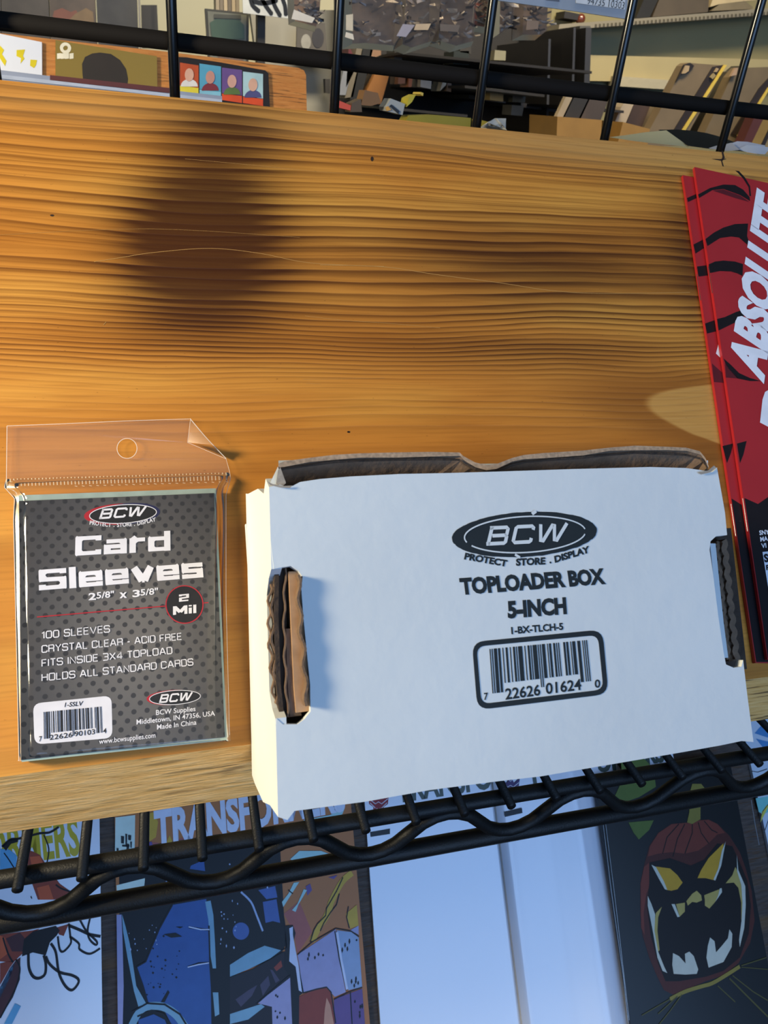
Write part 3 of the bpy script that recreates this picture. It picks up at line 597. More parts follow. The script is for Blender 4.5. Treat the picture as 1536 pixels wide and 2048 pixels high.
tx('TOPLOADER BOX', (922, 1188), (1212, 1166), (918, 1156), .052); tx('5-INCH', (1016, 1235), (1134, 1226), (1014, 1202), .052); tx('1-BX-TLCH-5', (1023, 1268), (1127, 1259), (1022, 1254), .035)
m1.build('lettering', bi, front)
m1 = MB(); q = [(955, 1420), (1217, 1388), (1205, 1259), (944, 1284)]
o_ = rrect(q, 26); i_ = rrect([(963, 1408), (1207, 1379), (1196, 1270), (953, 1293)], 18)
m1.flat(FX.pxs(o_, hp), hp, [FX.pxs(i_, hp)]); m1.build('barcode_frame', bi, front)
m1 = MB(); barcode(m1, '722626016240', FX, hp, (979, 1298), (1174, 1280), (1182, 1362), (985, 1387))
for s_, a_, b_ in (('22626', (1011, 1399), (1081, 1390)), ('01624', (1092, 1388), (1163, 1379))): m1.text(s_, FX, hp, a_, b_, (a_[0]-1, a_[1]-22), .02)
m1.text('7', FX, hp, (968, 1400), (976, 1399), (968, 1386), .02); m1.text('0', FX, hp, (1190, 1376), (1201, 1374), (1189, 1360), .02); m1.build('barcode', bi, front)
m1 = MB()

# ================================================================== red comics at the right of the board
paper = mat('comic_pages', 'd9d6cf', .8, noise=.05, nscale=300)
def quad_from_edge(TL, BL, width):
    TL, BL = np.array(TL), np.array(BL); e = nrm(TL-BL); rgt = np.array([e[1], -e[0]]); return [tuple(BL), tuple(BL+rgt*width), tuple(TL+rgt*width), tuple(TL)]
def comic(label, fr, quad, h0, thick, covermat, group=None, cat='comic book', name='comic_book', hf=None, nseg=1):
    """quad: BL, BR, TR, TL in the frame fr; returns root, its frame, cover"""
    c = np.mean(np.array(quad), axis=0); f2_ = fr.at(c[0], c[1], h0); q = [np.array(p)-c for p in quad]
    root = thing(name, label, cat, f2_, group)
    u = q[1]-q[0]; u = u/np.linalg.norm(u)*.0012; v = q[3]-q[0]; v = v/np.linalg.norm(v)*.0006
    pq = [q[0]+v+u*.3, q[1]-u+v, q[2]-u-v, q[3]-v+u*.3]
    pages = MB(); cov = MB()
    if hf is None:
        pages.prism([tuple(p) for p in pq], .0002, thick-.0002); cov.prism([tuple(p) for p in q], thick-.0002, thick)
        cov.prism([tuple(p) for p in (q[0], q[0]+u*.5, q[3]+u*.5, q[3])], 0, thick-.0001)
    else:
        n = nseg
        def top(i, j):
            a = q[0]+(q[1]-q[0])*i; b = q[3]+(q[2]-q[3])*i; p = a+(b-a)*j; return (p[0], p[1], hf(i))
        cov.grid(top, n, 4); bot = MB().grid(lambda i, j: (top(i, j)[0], top(i, j)[1], 0), n, 4); bot.f = [f_[::-1] for f_ in bot.f]
        pages.add(bot.v, bot.f)
        for j in (0, 1):
            for i in range(n):
                a = top(i/n, j); b = top((i+1)/n, j); qd = [(a[0], a[1], 0), (b[0], b[1], 0), b, a]; pages.add(qd, [(0, 1, 2, 3) if j == 0 else (3, 2, 1, 0)])
        for i in (0, 1):
            a = top(i, 0); b = top(i, 1); qd = [(a[0], a[1], 0), (b[0], b[1], 0), b, a]; pages.add(qd, [(3, 2, 1, 0) if i == 0 else (0, 1, 2, 3)])
    pages.build('pages', paper, root); cover = cov.build('cover', covermat, root, hf is not None)
    return root, f2_, cover
def pr(fr, h, cover, name, colr, polys=(), strokes=(), rough=.4, coat=0, m=None, hf=None):
    m = m or ink(colr, rough, coat)
    if len(polys) > 16:
        mb = MB()
        for P in polys: mb.flat(fr.pxs(P, h), hf or h)
        mb.build(name, m, cover)['kind'] = 'stuff'
    else:
        for P in polys: MB().flat(fr.pxs(P, h), hf or h).build(name, m, cover)
    for P, w in strokes: MB().stroke(fr.pxs(P, h), w, hf or h).build(name+'_line', m, cover)
redc = mat('red_cover', 'a8262c', .33, coat=.15, noise=.05, nscale=30)
TH = .0017
specs = [(((1366, 350), (1511, 1326)), 0.0003, 'red comic book lying half hidden under another red comic on the board', 0),
         (((1389, 334), (1535, 1319)), TH+.0006, 'red comic book with slanted white title, topmost on the pine board', 1)]
for (tl, bl), h0, lab_, front_ in specs:
    hh = h0+TH; tlp, blp = FB.px(tl, hh), FB.px(bl, hh)
    root, fr_, cov = comic(lab_, FB, quad_from_edge(tlp, blp, 6.625*I), h0, TH, redc, 'red comics on the pine board')
    a1, a2, a3 = TH+.00008, TH+.00016, TH+.00024
    if front_:
        pr(fr_, a1, cov, 'print_black', '1d191c', [
            [(1396, 389), (1420, 376), (1447, 369), (1470, 370), (1486, 379), (1499, 394), (1500, 402), (1480, 390), (1447, 378), (1425, 380), (1398, 396)],
            [(1411, 478), (1428, 465), (1447, 455), (1470, 448), (1496, 447), (1494, 472), (1503, 498), (1493, 488), (1478, 475), (1462, 473), (1440, 476), (1415, 492)],
            [(1417, 529), (1430, 523), (1447, 521), (1470, 523), (1486, 528), (1485, 552), (1475, 547), (1462, 543), (1440, 542), (1420, 546)],
            [(1434, 638), (1450, 634), (1472, 624), (1492, 618), (1485, 640), (1468, 646), (1437, 661)],
            [(1447, 717), (1460, 728), (1478, 746), (1500, 756), (1522, 762), (1500, 762), (1475, 757), (1455, 736)],
            [(1474, 887), (1493, 882), (1487, 908), (1480, 926)],
            [(1489, 996), (1516, 1008), (1545, 988), (1760, 985), (1760, 1317), (1536, 1317)],
            [(1470, 341), (1478, 342), (1490, 355), (1500, 372), (1502, 392), (1499, 392), (1497, 374), (1487, 358), (1476, 346)]])
        pr(fr_, a1, cov, 'print_maroon', '5a2028', [[(1450, 724), (1458, 738), (1478, 757), (1452, 755)], [(1425, 381), (1447, 379), (1480, 391), (1499, 404), (1470, 396)]])
        m_ = MB(); m_.text('ABSOLUTE', fr_, a3, (1523, 765), (1572, 414), (1457, 721), .055)
        m_.build('title_lettering', ink('e6e9f2', .3, .2), cov); m_ = MB(); m_.flat(fr_.pxs([(1590, 775), (1540, 778), (1530, 784), (1525, 799), (1520, 845), (1560, 866)], a3), a3); m_.build('title_letter', ink('e6e9f2', .3, .2), cov); m_ = MB()
        m_.text('SNY', fr_, a3, (1519, 1070), (1539, 1068), (1518, 1061), .03); m_.text('MA', fr_, a3, (1521, 1083), (1536, 1081), (1520, 1074), .03); m_.text('VI', fr_, a3, (1523, 1096), (1533, 1095), (1522, 1087), .03)
        m_.build('credit_lettering', ink('e6e9f2', .3, .2), cov); m_ = MB(); m_.flat(fr_.pxs([(1525, 1104), (1560, 1100), (1578, 1215), (1543, 1218)], a3), a3); m_.build('price_panel', ink('e6e9f2', .3, .2), cov)
        m_ = MB(); m_.text('S', fr_, a3+.0001, (1529, 1124), (1538, 1123), (1527, 1108), .05); m_.text('P', fr_, a3+.0001, (1533, 1140), (1540, 1139), (1532, 1130), .04); m_.build('print_dark', ink('1d191c'), cov)
    else:
        pr(fr_, a1, cov, 'print_black', '1d191c', [
            [(1374, 396), (1399, 385), (1402, 392), (1376, 404)], [(1387, 489), (1410, 477), (1416, 491), (1391, 507)], [(1394, 533), (1416, 530), (1422, 550), (1397, 553)],
            [(1410, 647), (1433, 639), (1439, 661), (1414, 667)], [(1445, 892), (1466, 887), (1462, 905), (1454, 926)],
            [(1463, 997), (1484, 1010), (1560, 1000), (1580, 1324), (1513, 1324)]])
        pr(fr_, a1, cov, 'print_maroon', '5a2028', [[(1424, 727), (1452, 752), (1454, 766), (1428, 764)]])
        pr(fr_, a2, cov, 'print_white', 'e6e9f2', [[(1438, 683), (1432, 707), (1446, 721), (1444, 690)]])
    st_ = MB()
    for (p_, q_) in (((.35, .40), ) if False else ((.24, .30), (.72, .78))):
        A = np.array(fr_.px(tl, TH)); B = np.array(fr_.px(bl, TH)); a_ = A+(B-A)*p_; b_ = A+(B-A)*q_
        st_.tube([(a_[0]-.0001, a_[1], TH*.75), (b_[0]-.0001, b_[1], TH*.75)], .00022, 6)
    st_.build('staple', mat('staple_steel', 'c9ccd0', .25, 1), cov)

# ================================================================== lower display board with comics
PL = CAM+ray(476, 1900)*20.2*I
FL = slope(47, PL)
greywood = wood_sawn('weathered_board', '3a302b', '4c413b', '5e524b')
bt, bb = FL.px((476, 1545))[1], FL.px((476, 1545))[1]-11.25*I
MB().box((-.55, bb, -1.5*I), (.85, bt, 0)).build('display_board', greywood, fr=FL)
tag(bpy.context.scene.objects[-1] if False else [o for o in COL.objects if o.name.startswith('display_board')][-1], 'grey brown wooden board sloping under the comics beneath the wire shelf', 'board')
h0 = .0004; LT = .0030
def lower(label, tl_px, bl_px, width=6.625*I, right=False, base=h0, thick=LT, m=None, grp='comics laid out beneath the wire shelf', hf=None, nseg=1):
    hh = base+thick; A = np.array(FL.px(tl_px, hh)); B = np.array(FL.px(bl_px, hh)); e = nrm(A-B); B = A-e*10.19*I
    if right: rgt = np.array([e[1], -e[0]]); A, B = A-rgt*width, B-rgt*width
    return comic(label, FL, quad_from_edge(A, B, width), base, thick, m, grp, hf=hf, nseg=nseg)
glossw = mat('white_gloss_cover', 'd8dfee', .2, coat=.4, spec=.6)
# --- white comic with yellow title and a rust red machine
root, fa, cov = lower('white comic with yellow title and looping black cables beneath the wire shelf', (198, 1575), (205, 2048), right=True, m=glossw)
K1 = crop(0, 1640, 5.02); a1, a2, a3, a4 = LT+.0001, LT+.0002, LT+.0003, LT+.0004
m_ = MB(); m_.text('TRANSFORMERS', fa, a1, (-215, 1760), (161, 1707), (-219, 1680), .03); m_.build('title_lettering', ink('b8a82c', .3, .3), cov)
pr(fa, a2, cov, 'print_rust', '8a3f30', [K1((270, 300), (340, 320), (400, 350), (470, 460), (600, 640), (740, 740), (620, 800), (380, 800), (280, 520)), K1((0, 1150), (330, 1110), (400, 1090), (250, 1200), (240, 1330), (130, 1430), (0, 1420)), K1((570, 1080), (690, 1045), (640, 1165), (590, 1150)), K1((0, 1440), (160, 1400), (100, 1480), (0, 1660)), K1((-200, 1150), (0, 1150), (0, 1420), (-200, 1600))])
pr(fa, a3, cov, 'print_orange', 'c05a38', [K1((370, 680), (490, 650), (540, 800), (400, 800)), K1((0, 1160), (50, 1180), (80, 1340), (0, 1400)), K1((300, 370), (400, 360), (440, 450), (320, 470))])
pr(fa, a3, cov, 'print_plum', '4a2a2e', [K1((0, 1680), (100, 1490), (160, 1410), (205, 1380), (200, 1600), (130, 1780), (0, 1990), (-100, 1990)), K1((60, 1190), (200, 1130), (250, 1190), (230, 1320), (120, 1320))])
pr(fa, a3, cov, 'print_blue', '5fa0cc', [K1((0, 290), (100, 300), (170, 360), (160, 500), (0, 520)), K1((150, 1430), (110, 1560), (0, 1790), (0, 1690), (100, 1500)), K1((40, 2048), (150, 1840), (210, 1870), (120, 2048))])
KW = 5.02*14/25.4*1.0
def cab(L, w): return (fa.pxs and smooth(K1(*L), 5), w/5.02*I/74)
pr(fa, a4, cov, 'print_ink', '17161a', [K1((330, 1120), (560, 1065), (600, 1110), (570, 1160), (500, 1230), (460, 1360), (330, 1330), (220, 1370), (240, 1200)), K1((60, 310), (20, 260), (100, 195), (180, 185), (180, 220), (110, 240))], [
    cab([(285, 1340), (290, 1480), (330, 1570), (390, 1590), (450, 1550), (460, 1450), (440, 1360)], 24), cab([(510, 1240), (560, 1330), (590, 1530), (650, 1660), (720, 1710), (780, 1650), (785, 1600), (720, 1560), (600, 1530), (500, 1450), (460, 1370)], 22),
    cab([(580, 1170), (600, 1300), (640, 1320), (710, 1240), (705, 1160), (690, 1040)], 18), cab([(690, 1060), (800, 1105), (900, 1150), (1010, 1170)], 24), cab([(800, 1000), (870, 1120), (970, 1220), (960, 1255), (900, 1200), (880, 1110), (905, 980)], 18), cab([(700, 1170), (790, 1240), (800, 1300), (900, 1345), (1005, 1290)], 18),
    cab([(20, 270), (100, 200), (180, 190), (280, 165), (400, 135), (500, 125), (590, 70)], 20), cab([(440, 150), (490, 290), (470, 440)], 12), cab([(560, 650), (620, 690), (750, 735)], 14), cab([(160, 1400), (200, 1500), (150, 1700), (0, 1990)], 14), cab([(30, 1180), (80, 1340), (130, 1430)], 14), cab([(40, 330), (90, 400), (140, 480)], 10), cab([(310, 770), (320, 790), (310, 765)], 8)])
# --- blue machine comic
root, fb, cov = lower('comic with pale title, blue machinery and orange sky beneath the wire shelf', (228, 1570), (237, 2048), m=mat('orange_gloss_cover', 'b0703f', .4, spec=.25), width=6.6*I)
K2 = crop(220, 1600, 4.573); K3 = crop(460, 1700, 5.486)
mm1 = I/74
pr(fb, a1, cov, 'print_rose', 'a8605a', [K3((590, 700), (760, 560), (900, 900), (740, 1140), (700, 900)), K2((300, 380), (440, 390), (450, 470), (290, 470)), K2((400, 420), (720, 330), (720, 420), (500, 470))])
pr(fb, a1+.00004, cov, 'print_navy', '070b14', [[(238, 1700), (300, 1690), (440, 1668), (560, 1690), (566, 1790), (571, 1890), (560, 1912), (470, 1950), (540, 2048), (560, 2260), (240, 2260)]])
pr(fb, a2, cov, 'print_plum', '1b1722', [K3((0, 1390), (250, 1310), (450, 1200), (600, 1110), (650, 1300), (670, 1410), (300, 1690), (0, 1820)), K3((300, 1690), (470, 1700), (490, 2400), (0, 2400), (0, 1810))])
pr(fb, a2+.00005, cov, 'print_mauve', '454058', [K3((60, 1640), (200, 1540), (300, 1480), (240, 1600), (120, 1720)), K3((330, 1480), (420, 1380), (440, 1480), (360, 1600)), K3((440, 1310), (470, 1320), (545, 1430), (500, 1460))])
pr(fb, a2, cov, 'print_blue', '345a9e', [K2((570, 960), (880, 905), (905, 1150), (915, 1500), (930, 1720), (935, 2048), (930, 2600), (500, 2600), (560, 2048), (500, 1930), (340, 1880), (300, 1700), (245, 1525), (325, 1480), (450, 1180)), K2((740, 600), (810, 570), (830, 550), (860, 560), (870, 650), (730, 630)), K2((260, 2010), (400, 1960), (500, 2010), (540, 2100), (260, 2200))])
pr(fb, a3, cov, 'print_sky', '7aa8c4', [K2((870, 930), (920, 920), (945, 1050), (960, 1300), (970, 1540), (940, 1540), (915, 1400), (900, 1100)), K2((110, 1045), (140, 1150), (180, 1310), (210, 1500), (240, 1700), (330, 1860), (260, 1890), (220, 1750), (160, 1440), (120, 1200)),
    K3((0, 1260), (200, 1130), (380, 1050), (560, 1100), (440, 1190), (200, 1310), (0, 1390)), K2((940, 1760), (990, 1760), (1000, 1960), (960, 1980)), K3((0, 1800), (340, 1690), (380, 1720), (200, 1860), (0, 1909))],
    [(smooth(K2((200, 2060), (260, 1950), (340, 1890), (480, 1890), (600, 1960), (690, 2080)), 4), 62/4.573*mm1)])
pr(fb, a3, cov, 'print_lilac', '9a9cc8', [K2((60, 1050), (105, 1048), (115, 1300), (125, 1700), (110, 2300), (75, 2300)), K3((300, 1680), (660, 1400), (680, 1700), (700, 2400), (480, 2400), (460, 1720)), K3((740, 1150), (1160, 870), (1200, 1200), (1270, 1560), (1150, 1610), (1060, 1510), (960, 1520), (800, 1560), (760, 1260)), K3((1320, 880), (1410, 830), (1412, 930))])
pr(fb, a3+.00004, cov, 'print_steel', '8fa6cc', [K3((1170, 880), (1330, 900), (1412, 960), (1450, 1500), (1300, 1540), (1215, 1200))])
pr(fb, a3, cov, 'print_cobalt', '4a66a8', [K3((360, 570), (510, 540), (550, 800), (470, 780), (390, 800)), K3((310, 440), (495, 395), (520, 520), (400, 540)), K3(*[(120+90*math.cos(t_*math.pi/12), 890+95*math.sin(t_*math.pi/12)) for t_ in range(24)]), K3((330, 230), (480, 150), (480, 205))])
pr(fb, a3, cov, 'print_purple', '65508c', [K3((1140, 1640), (1450, 1520), (1480, 1909), (1500, 2400), (1160, 2400)), K3((830, 400), (880, 370), (900, 440), (850, 500)), K3((1080, 300), (1180, 275), (1140, 320)), K2((300, 400), (380, 380), (400, 440), (310, 460))])
pr(fb, a3, cov, 'print_red', '853a2e', [K3((760, 1610), (880, 1550), (1050, 1510), (1100, 1560), (1150, 1800), (1160, 2400), (750, 2400)), K3((480, 1290), (560, 1210), (575, 1280), (510, 1330))])
pr(fb, a4, cov, 'print_peach', 'c48f78', [K3((1060, 1620), (1100, 1700), (1140, 1909), (1150, 2200), (1010, 2200), (1040, 1750))])
pr(fb, a3, cov, 'print_ochre', 'c2a03c', [K2((320, 130), (400, 110), (440, 200), (420, 340), (360, 380), (305, 330)), K2((500, 430), (545, 320), (580, 400), (530, 440)), K3((1270, 700), (1390, 600), (1410, 830), (1320, 860))], [(smooth(K3((1340, 250), (1230, 350), (1120, 550), (1090, 640), (1050, 740), (980, 840), (900, 1000)), 4), 70/5.486*mm1)])
pr(fb, a4, cov, 'print_aqua', 'a4d0d4', [K3((570, 570), (640, 480), (700, 360), (760, 350), (690, 460), (585, 625)), K3((680, 660), (740, 590), (810, 430), (845, 440), (750, 600), (720, 680)), K3((660, 100), (760, 10), (1000, 10), (1120, 55), (900, 110), (740, 150)), [(606, 1640), (660, 1630), (690, 1615), (680, 1640), (640, 1655)]])
pr(fb, a2, cov, 'print_mint', 'cfe4dc', [K2((50, 160), (230, 138), (225, 480), (45, 500)), K2((60, 780), (320, 715), (310, 820), (65, 880))])
random.seed(11); inkS = []
for q_ in [[(570, 960), (450, 1180), (325, 1480), (245, 1525)], [(905, 1150), (915, 1500), (930, 1720), (935, 2048)], [(240, 1530), (300, 1700), (345, 1860)], [(200, 1940), (340, 1860), (500, 1870), (640, 1960), (700, 2060)], [(250, 1980), (380, 1925), (490, 1960), (560, 2060)], [(720, 1165), (820, 1180), (910, 1190)], [(710, 1530), (810, 1495), (905, 1490)]]:
    inkS.append((K2(*q_), 14/4.573*mm1))
for q_ in [[(740, 1150), (900, 1010), (1160, 860), (1330, 890), (1415, 950)], [(1140, 1640), (1300, 1560), (1450, 1505)], [(1320, 1560), (1340, 1909)], [(800, 1570), (960, 1525), (1060, 1505), (1110, 1560), (1160, 1900)], [(540, 380), (560, 560), (600, 800), (620, 1070), (560, 1110)], [(0, 1400), (250, 1310), (450, 1200), (590, 1120)], [(1150, 890), (1200, 1200), (1280, 1540)], [(1300, 620), (1280, 740), (1310, 860)], [(690, 480), (640, 440)], [(880, 1010), (920, 880), (960, 810), (1050, 720), (1060, 640), (1170, 450), (1240, 300)], [(990, 890), (1030, 800), (1100, 690), (1170, 600), (1200, 480)], [(290, 1690), (660, 1370)]]:
    inkS.append((K3(*q_), 12/5.486*mm1))
blot = [K3((610, 830), (690, 825), (720, 910), (700, 1000), (760, 1300), (810, 1560), (760, 1600), (750, 2300), (700, 2300), (660, 1400), (600, 1300)), K2((490, 1230), (600, 1215), (660, 1250), (560, 1260)), K2((600, 1160), (670, 1160), (640, 1175)), K2((465, 1850), (530, 1740), (545, 1760), (500, 1850))]
for _ in range(26):
    x_, y_ = random.choice([(random.uniform(840, 1120), random.uniform(1040, 1200)), (random.uniform(1220, 1400), random.uniform(920, 1080)), (random.uniform(1300, 1420), random.uniform(1380, 1480)), (random.uniform(480, 640), random.uniform(1500, 1850)), (random.uniform(1340, 1460), random.uniform(1560, 1900))])
    l_ = random.uniform(18, 60); blot.append(K3((x_, y_), (x_+10, y_-6), (x_+16, y_+l_*.5), (x_+4, y_+l_), (x_-6, y_+l_*.5)))
for _ in range(26):
    x_, y_ = random.uniform(330, 660), random.uniform(1230, 1800); r_ = random.uniform(4, 12); blot.append(K2((x_-r_, y_), (x_, y_-r_), (x_+r_, y_), (x_, y_+r_)))
pr(fb, a4+.0001, cov, 'print_ink', '0c0f18', blot, inkS)
spk = []
for _ in range(60):
    x_, y_ = random.choice([(random.uniform(150, 430), random.uniform(1080, 1440)), (random.uniform(980, 1180), random.uniform(880, 1400)), (random.uniform(1000, 1500), random.uniform(560, 800)), (random.uniform(500, 700), random.uniform(730, 790))])
    r_ = random.uniform(3, 9); l_ = random.uniform(1, 2.4); spk.append(K2((x_-r_, y_), (x_, y_-r_*l_), (x_+r_, y_), (x_, y_+r_*l_)))
pr(fb, a4, cov, 'print_stars', '9fb4dc', spk, [(smooth(K3((120, 460), (230, 570), (290, 710), (360, 890)), 4), 20/5.486*mm1)])
pr(fb, a4+.00015, cov, 'print_white', 'c4d0ee', [K3((650, 860), (690, 840), (690, 930), (720, 1100), (750, 1250), (790, 1560), (755, 1540), (720, 1280), (650, 1220), (660, 980))], [(K3((1175, 900), (1220, 1200), (1285, 1530)), 26/5.486*mm1), (K2((720, 1160), (830, 1185), (910, 1185)), 10/4.573*mm1), (K2((710, 1530), (810, 1505), (905, 1490)), 10/4.573*mm1)])
pr(fb, a4+.00015, cov, 'corner_marks', '23282c', [K2((x_, y_), (x_+r_, y_+3), (x_+r_-3, y_+s_), (x_+2, y_+s_-4)) for x_, y_, r_, s_ in [(100, 330, 30, 70), (140, 310, 18, 110), (165, 320, 30, 50), (110, 410, 70, 20), (150, 400, 26, 60), (60, 440, 20, 40), (185, 380, 16, 60)]])
m_ = MB(); m_.text('TRANSFORMERS', fb, a4+.0002, (310, 1690), (692, 1618), (307, 1621), .045); m_.build('title_lettering', ink('cfd8ee', .3, .3), cov)
# --- two white comics overlapping
root, fc, cov = lower('plain white comic with red emblem near its spine beneath the wire shelf', (727, 1570), (761, 2048), m=glossw, base=h0, width=6.5*I)
def emblem(fr_, h, cov, colr, O, s_, dark):
    q = lambda *L: [(O[0]+x*s_, O[1]+y*s_) for x, y in L]
    pr(fr_, h, cov, 'emblem', colr, [q((-20, -26), (0, -30), (20, -26), (18, -4), (10, 2), (10, 22), (0, 32), (-10, 22), (-10, 2), (-18, -4))] if not dark else [q((-20, -24), (-8, -12), (-4, -20), (0, -26), (4, -20), (8, -12), (20, -24), (16, 4), (8, 20), (0, 28), (-8, 20), (-16, 4))])
    pr(fr_, h+.0001, cov, 'emblem_lines', 'cfd4e4', [], [(q(*L), s_*1.5*mm1) for L in ([(-18, -14), (-6, -4), (0, -8), (6, -4), (18, -14)], [(-16, -6), (-6, 4)], [(16, -6), (6, 4)], [(-3, 4), (-3, 20)], [(3, 4), (3, 20)], [(-9, 12), (9, 12)], [(-6, -22), (0, -16), (6, -22)])])
emblem(fc, a1, cov, '8c2a34', (757, 1612), 1.05, False)
pr(fc, a1, cov, 'title_block', '2c3036', [[(740, 1664), (780, 1657), (780, 1668), (741, 1674)]])
m_ = MB(); m_.text('TRANSFORMERS', fc, a1, (795, 1604), (1105, 1556), (790, 1556), .04); m_.build('title_lettering', ink('3c4a44', .3, .3), cov)
def hf2(i): return .0030+.0052*math.sin(min(1, i/.045)*math.pi/2)**.7+.0060*math.exp(-((i-.40)/.11)**2)+.0008*math.exp(-((i-.02)/.02)**2)
root, fd, cov = lower('curled white comic with purple emblem lying over the plain white one', (986, 1555), (1046, 2048), m=glossw, base=h0+LT+.0003, thick=.0046, width=6.4*I, hf=hf2, nseg=64)
T2 = .0090
emblem(fd, T2, cov, '4c3c68', (1021, 1578), .95, True)
pr(fd, T2, cov, 'title_block', '2c3036', [[(1009, 1624), (1044, 1616), (1045, 1626), (1010, 1634)]])
m_ = MB(); m_.text('TRANSFORMERS', fd, T2, (1058, 1568), (1330, 1522), (1052, 1528), .04); m_.build('title_lettering', ink('3c4a44', .3, .3), cov)
# --- black comic with a carved pumpkin
Q = crop(1150, 1440, 3.368)
blackc = mat('black_gloss_cover', '0b0e12', .32, spec=.3)
hb_ = h0+2*LT+.0125; A = np.array(FL.px((1190, 1560), hb_+LT)); B = np.array(FL.px((1262, 2048), hb_+LT)); e = nrm(A-B); B = A-e*10.19*I
qd = quad_from_edge(A, B, 5.05*I)
root, fe, cov = comic('black comic with a carved pumpkin face beneath the wire shelf', FL, qd, hb_, LT, blackc, 'comics laid out beneath the wire shelf')
pr(fe, a1, cov, 'print_pumpkin', '48211c', [Q((760, 690), (650, 700), (560, 760), (500, 850), (465, 980), (440, 1100), (440, 1300), (455, 1450), (500, 1600), (550, 1720), (600, 1820), (660, 1850), (760, 1810), (880, 1760), (1000, 1720), (1100, 1640), (1180, 1500), (1210, 1350), (1190, 1150), (1150, 1000), (1110, 890), (1040, 780), (960, 700), (900, 670), (830, 675))])
pr(fe, a1+.00005, cov, 'print_pumpkin_top', '6d3228', [Q((760, 692), (650, 702), (562, 762), (505, 850), (490, 920), (560, 900), (650, 890), (740, 900), (830, 880), (900, 830), (960, 770), (1010, 760), (960, 702), (900, 672), (830, 677)), Q((465, 990), (500, 960), (510, 1100), (480, 1170), (462, 1300), (470, 1450), (445, 1400), (442, 1100))])
pr(fe, a2, cov, 'print_inner_black', '120d0e', [Q((500, 960), (640, 930), (780, 980), (870, 940), (960, 830), (1060, 850), (1110, 960), (1160, 1080), (1185, 1250), (1170, 1440), (1110, 1600), (1000, 1690), (880, 1730), (700, 1760), (610, 1760), (560, 1640), (510, 1450), (485, 1250), (500, 1100))], [(Q(*L), 8/3.368*mm1) for L in ([(700, 700), (620, 790), (590, 900)], [(740, 700), (690, 800), (660, 920)], [(790, 700), (790, 760), (740, 900)], [(830, 690), (850, 760), (900, 830)], [(870, 680), (920, 740), (960, 760)])])  # printed black inside the pumpkin, plus its rib lines
pr(fe, a3, cov, 'print_yellow', 'b8922c', [Q((525, 985), (565, 990), (640, 1000), (690, 1045), (725, 1095), (690, 1140), (650, 1150), (620, 1145)), Q((1000, 830), (960, 870), (900, 930), (850, 1010), (825, 1065), (880, 1065), (940, 1080), (975, 1000), (1000, 880))])
pr(fe, a3, cov, 'print_tan', 'a89a58', [Q((750, 1220), (790, 1170), (820, 1150), (850, 1180), (855, 1215), (820, 1230), (790, 1225), (760, 1250)), Q((870, 1180), (985, 1135), (990, 1160), (940, 1230), (905, 1270), (875, 1250), (875, 1210)), Q((680, 1240), (740, 1230), (740, 1290), (705, 1325)), Q((545, 1300), (585, 1258), (560, 1330), (555, 1420), (570, 1550), (560, 1560), (530, 1400)), Q((1080, 990), (1105, 1040), (1130, 1150), (1140, 1300), (1120, 1350), (1120, 1230), (1100, 1130), (1070, 1095), (1015, 1100), (1060, 1045))])
pr(fe, a4, cov, 'print_bone', 'b9c0b8', [Q((515, 975), (545, 990), (600, 1090), (622, 1145), (605, 1140), (560, 1060)), Q((1015, 818), (1005, 870), (985, 980), (945, 1082), (932, 1075), (965, 1000), (990, 880)), Q((660, 1570), (700, 1590), (745, 1640), (740, 1575), (770, 1560), (800, 1590), (830, 1680), (820, 1710), (740, 1715), (665, 1710), (655, 1650)), Q((910, 1465), (940, 1490), (950, 1565), (990, 1520), (1030, 1470), (1040, 1410), (1060, 1440), (1055, 1530), (1000, 1630), (900, 1668), (885, 1600), (895, 1520)),
    Q((490, 1185), (515, 1240), (540, 1310), (535, 1420), (560, 1560), (600, 1660), (622, 1705), (590, 1690), (555, 1600), (520, 1400), (490, 1250)), Q((1090, 908), (1100, 1010), (1147, 1120), (1150, 1250), (1140, 1400), (1110, 1530), (1105, 1480), (1122, 1350), (1128, 1230), (1120, 1110), (1092, 1020)), Q((650, 1240), (672, 1240), (705, 1325), (690, 1328)), Q((975, 1135), (988, 1132), (990, 1160), (945, 1225), (965, 1180))])
pr(fe, a3, cov, 'print_stem', '7e7636', [Q((790, 430), (770, 500), (770, 620), (755, 690), (790, 700), (845, 668), (845, 610), (850, 500), (882, 470), (850, 430))], [(smooth(Q((640, 1880), (740, 1830), (850, 1795), (920, 1775), (1000, 1730), (1110, 1660)), 4), 26/3.368*mm1)])
pr(fe, a3, cov, 'print_leaf', '56692f', [Q((440, 230), (530, 330), (545, 450), (430, 520), (330, 555), (270, 510), (320, 400), (310, 290)), Q((360, 690), (530, 675), (500, 740), (430, 805), (395, 760))])
pr(fe, a3+.00005, cov, 'print_rays', '4a4a26', [], [(Q(*L), w_/3.368*mm1) for L, w_ in (([(1120, 1655), (1290, 1600)], 8), ([(1120, 1665), (1300, 1680)], 6), ([(1060, 1720), (1200, 1830), (1300, 1890)], 8), ([(1040, 1740), (1180, 1880), (1300, 2000)], 12), ([(960, 1790), (1080, 1900)], 8), ([(720, 1850), (640, 1960), (560, 2060)], 8), ([(690, 1860), (560, 1980)], 8), ([(640, 1880), (450, 1990)], 8))])
m_ = MB()
for L in ([(1206, 1650), (1222, 1780), (1246, 1950), (1256, 2046)], [(1211, 1648), (1230, 1800), (1258, 2040)], [(1502, 1600), (1510, 1650), (1518, 1690)]): m_.stroke(fe.pxs(L, a4), .0004, a4+.0003)
m_.build('bag_edge', mat('bag_edge', '8d96a0', .2, spec=.8), cov)
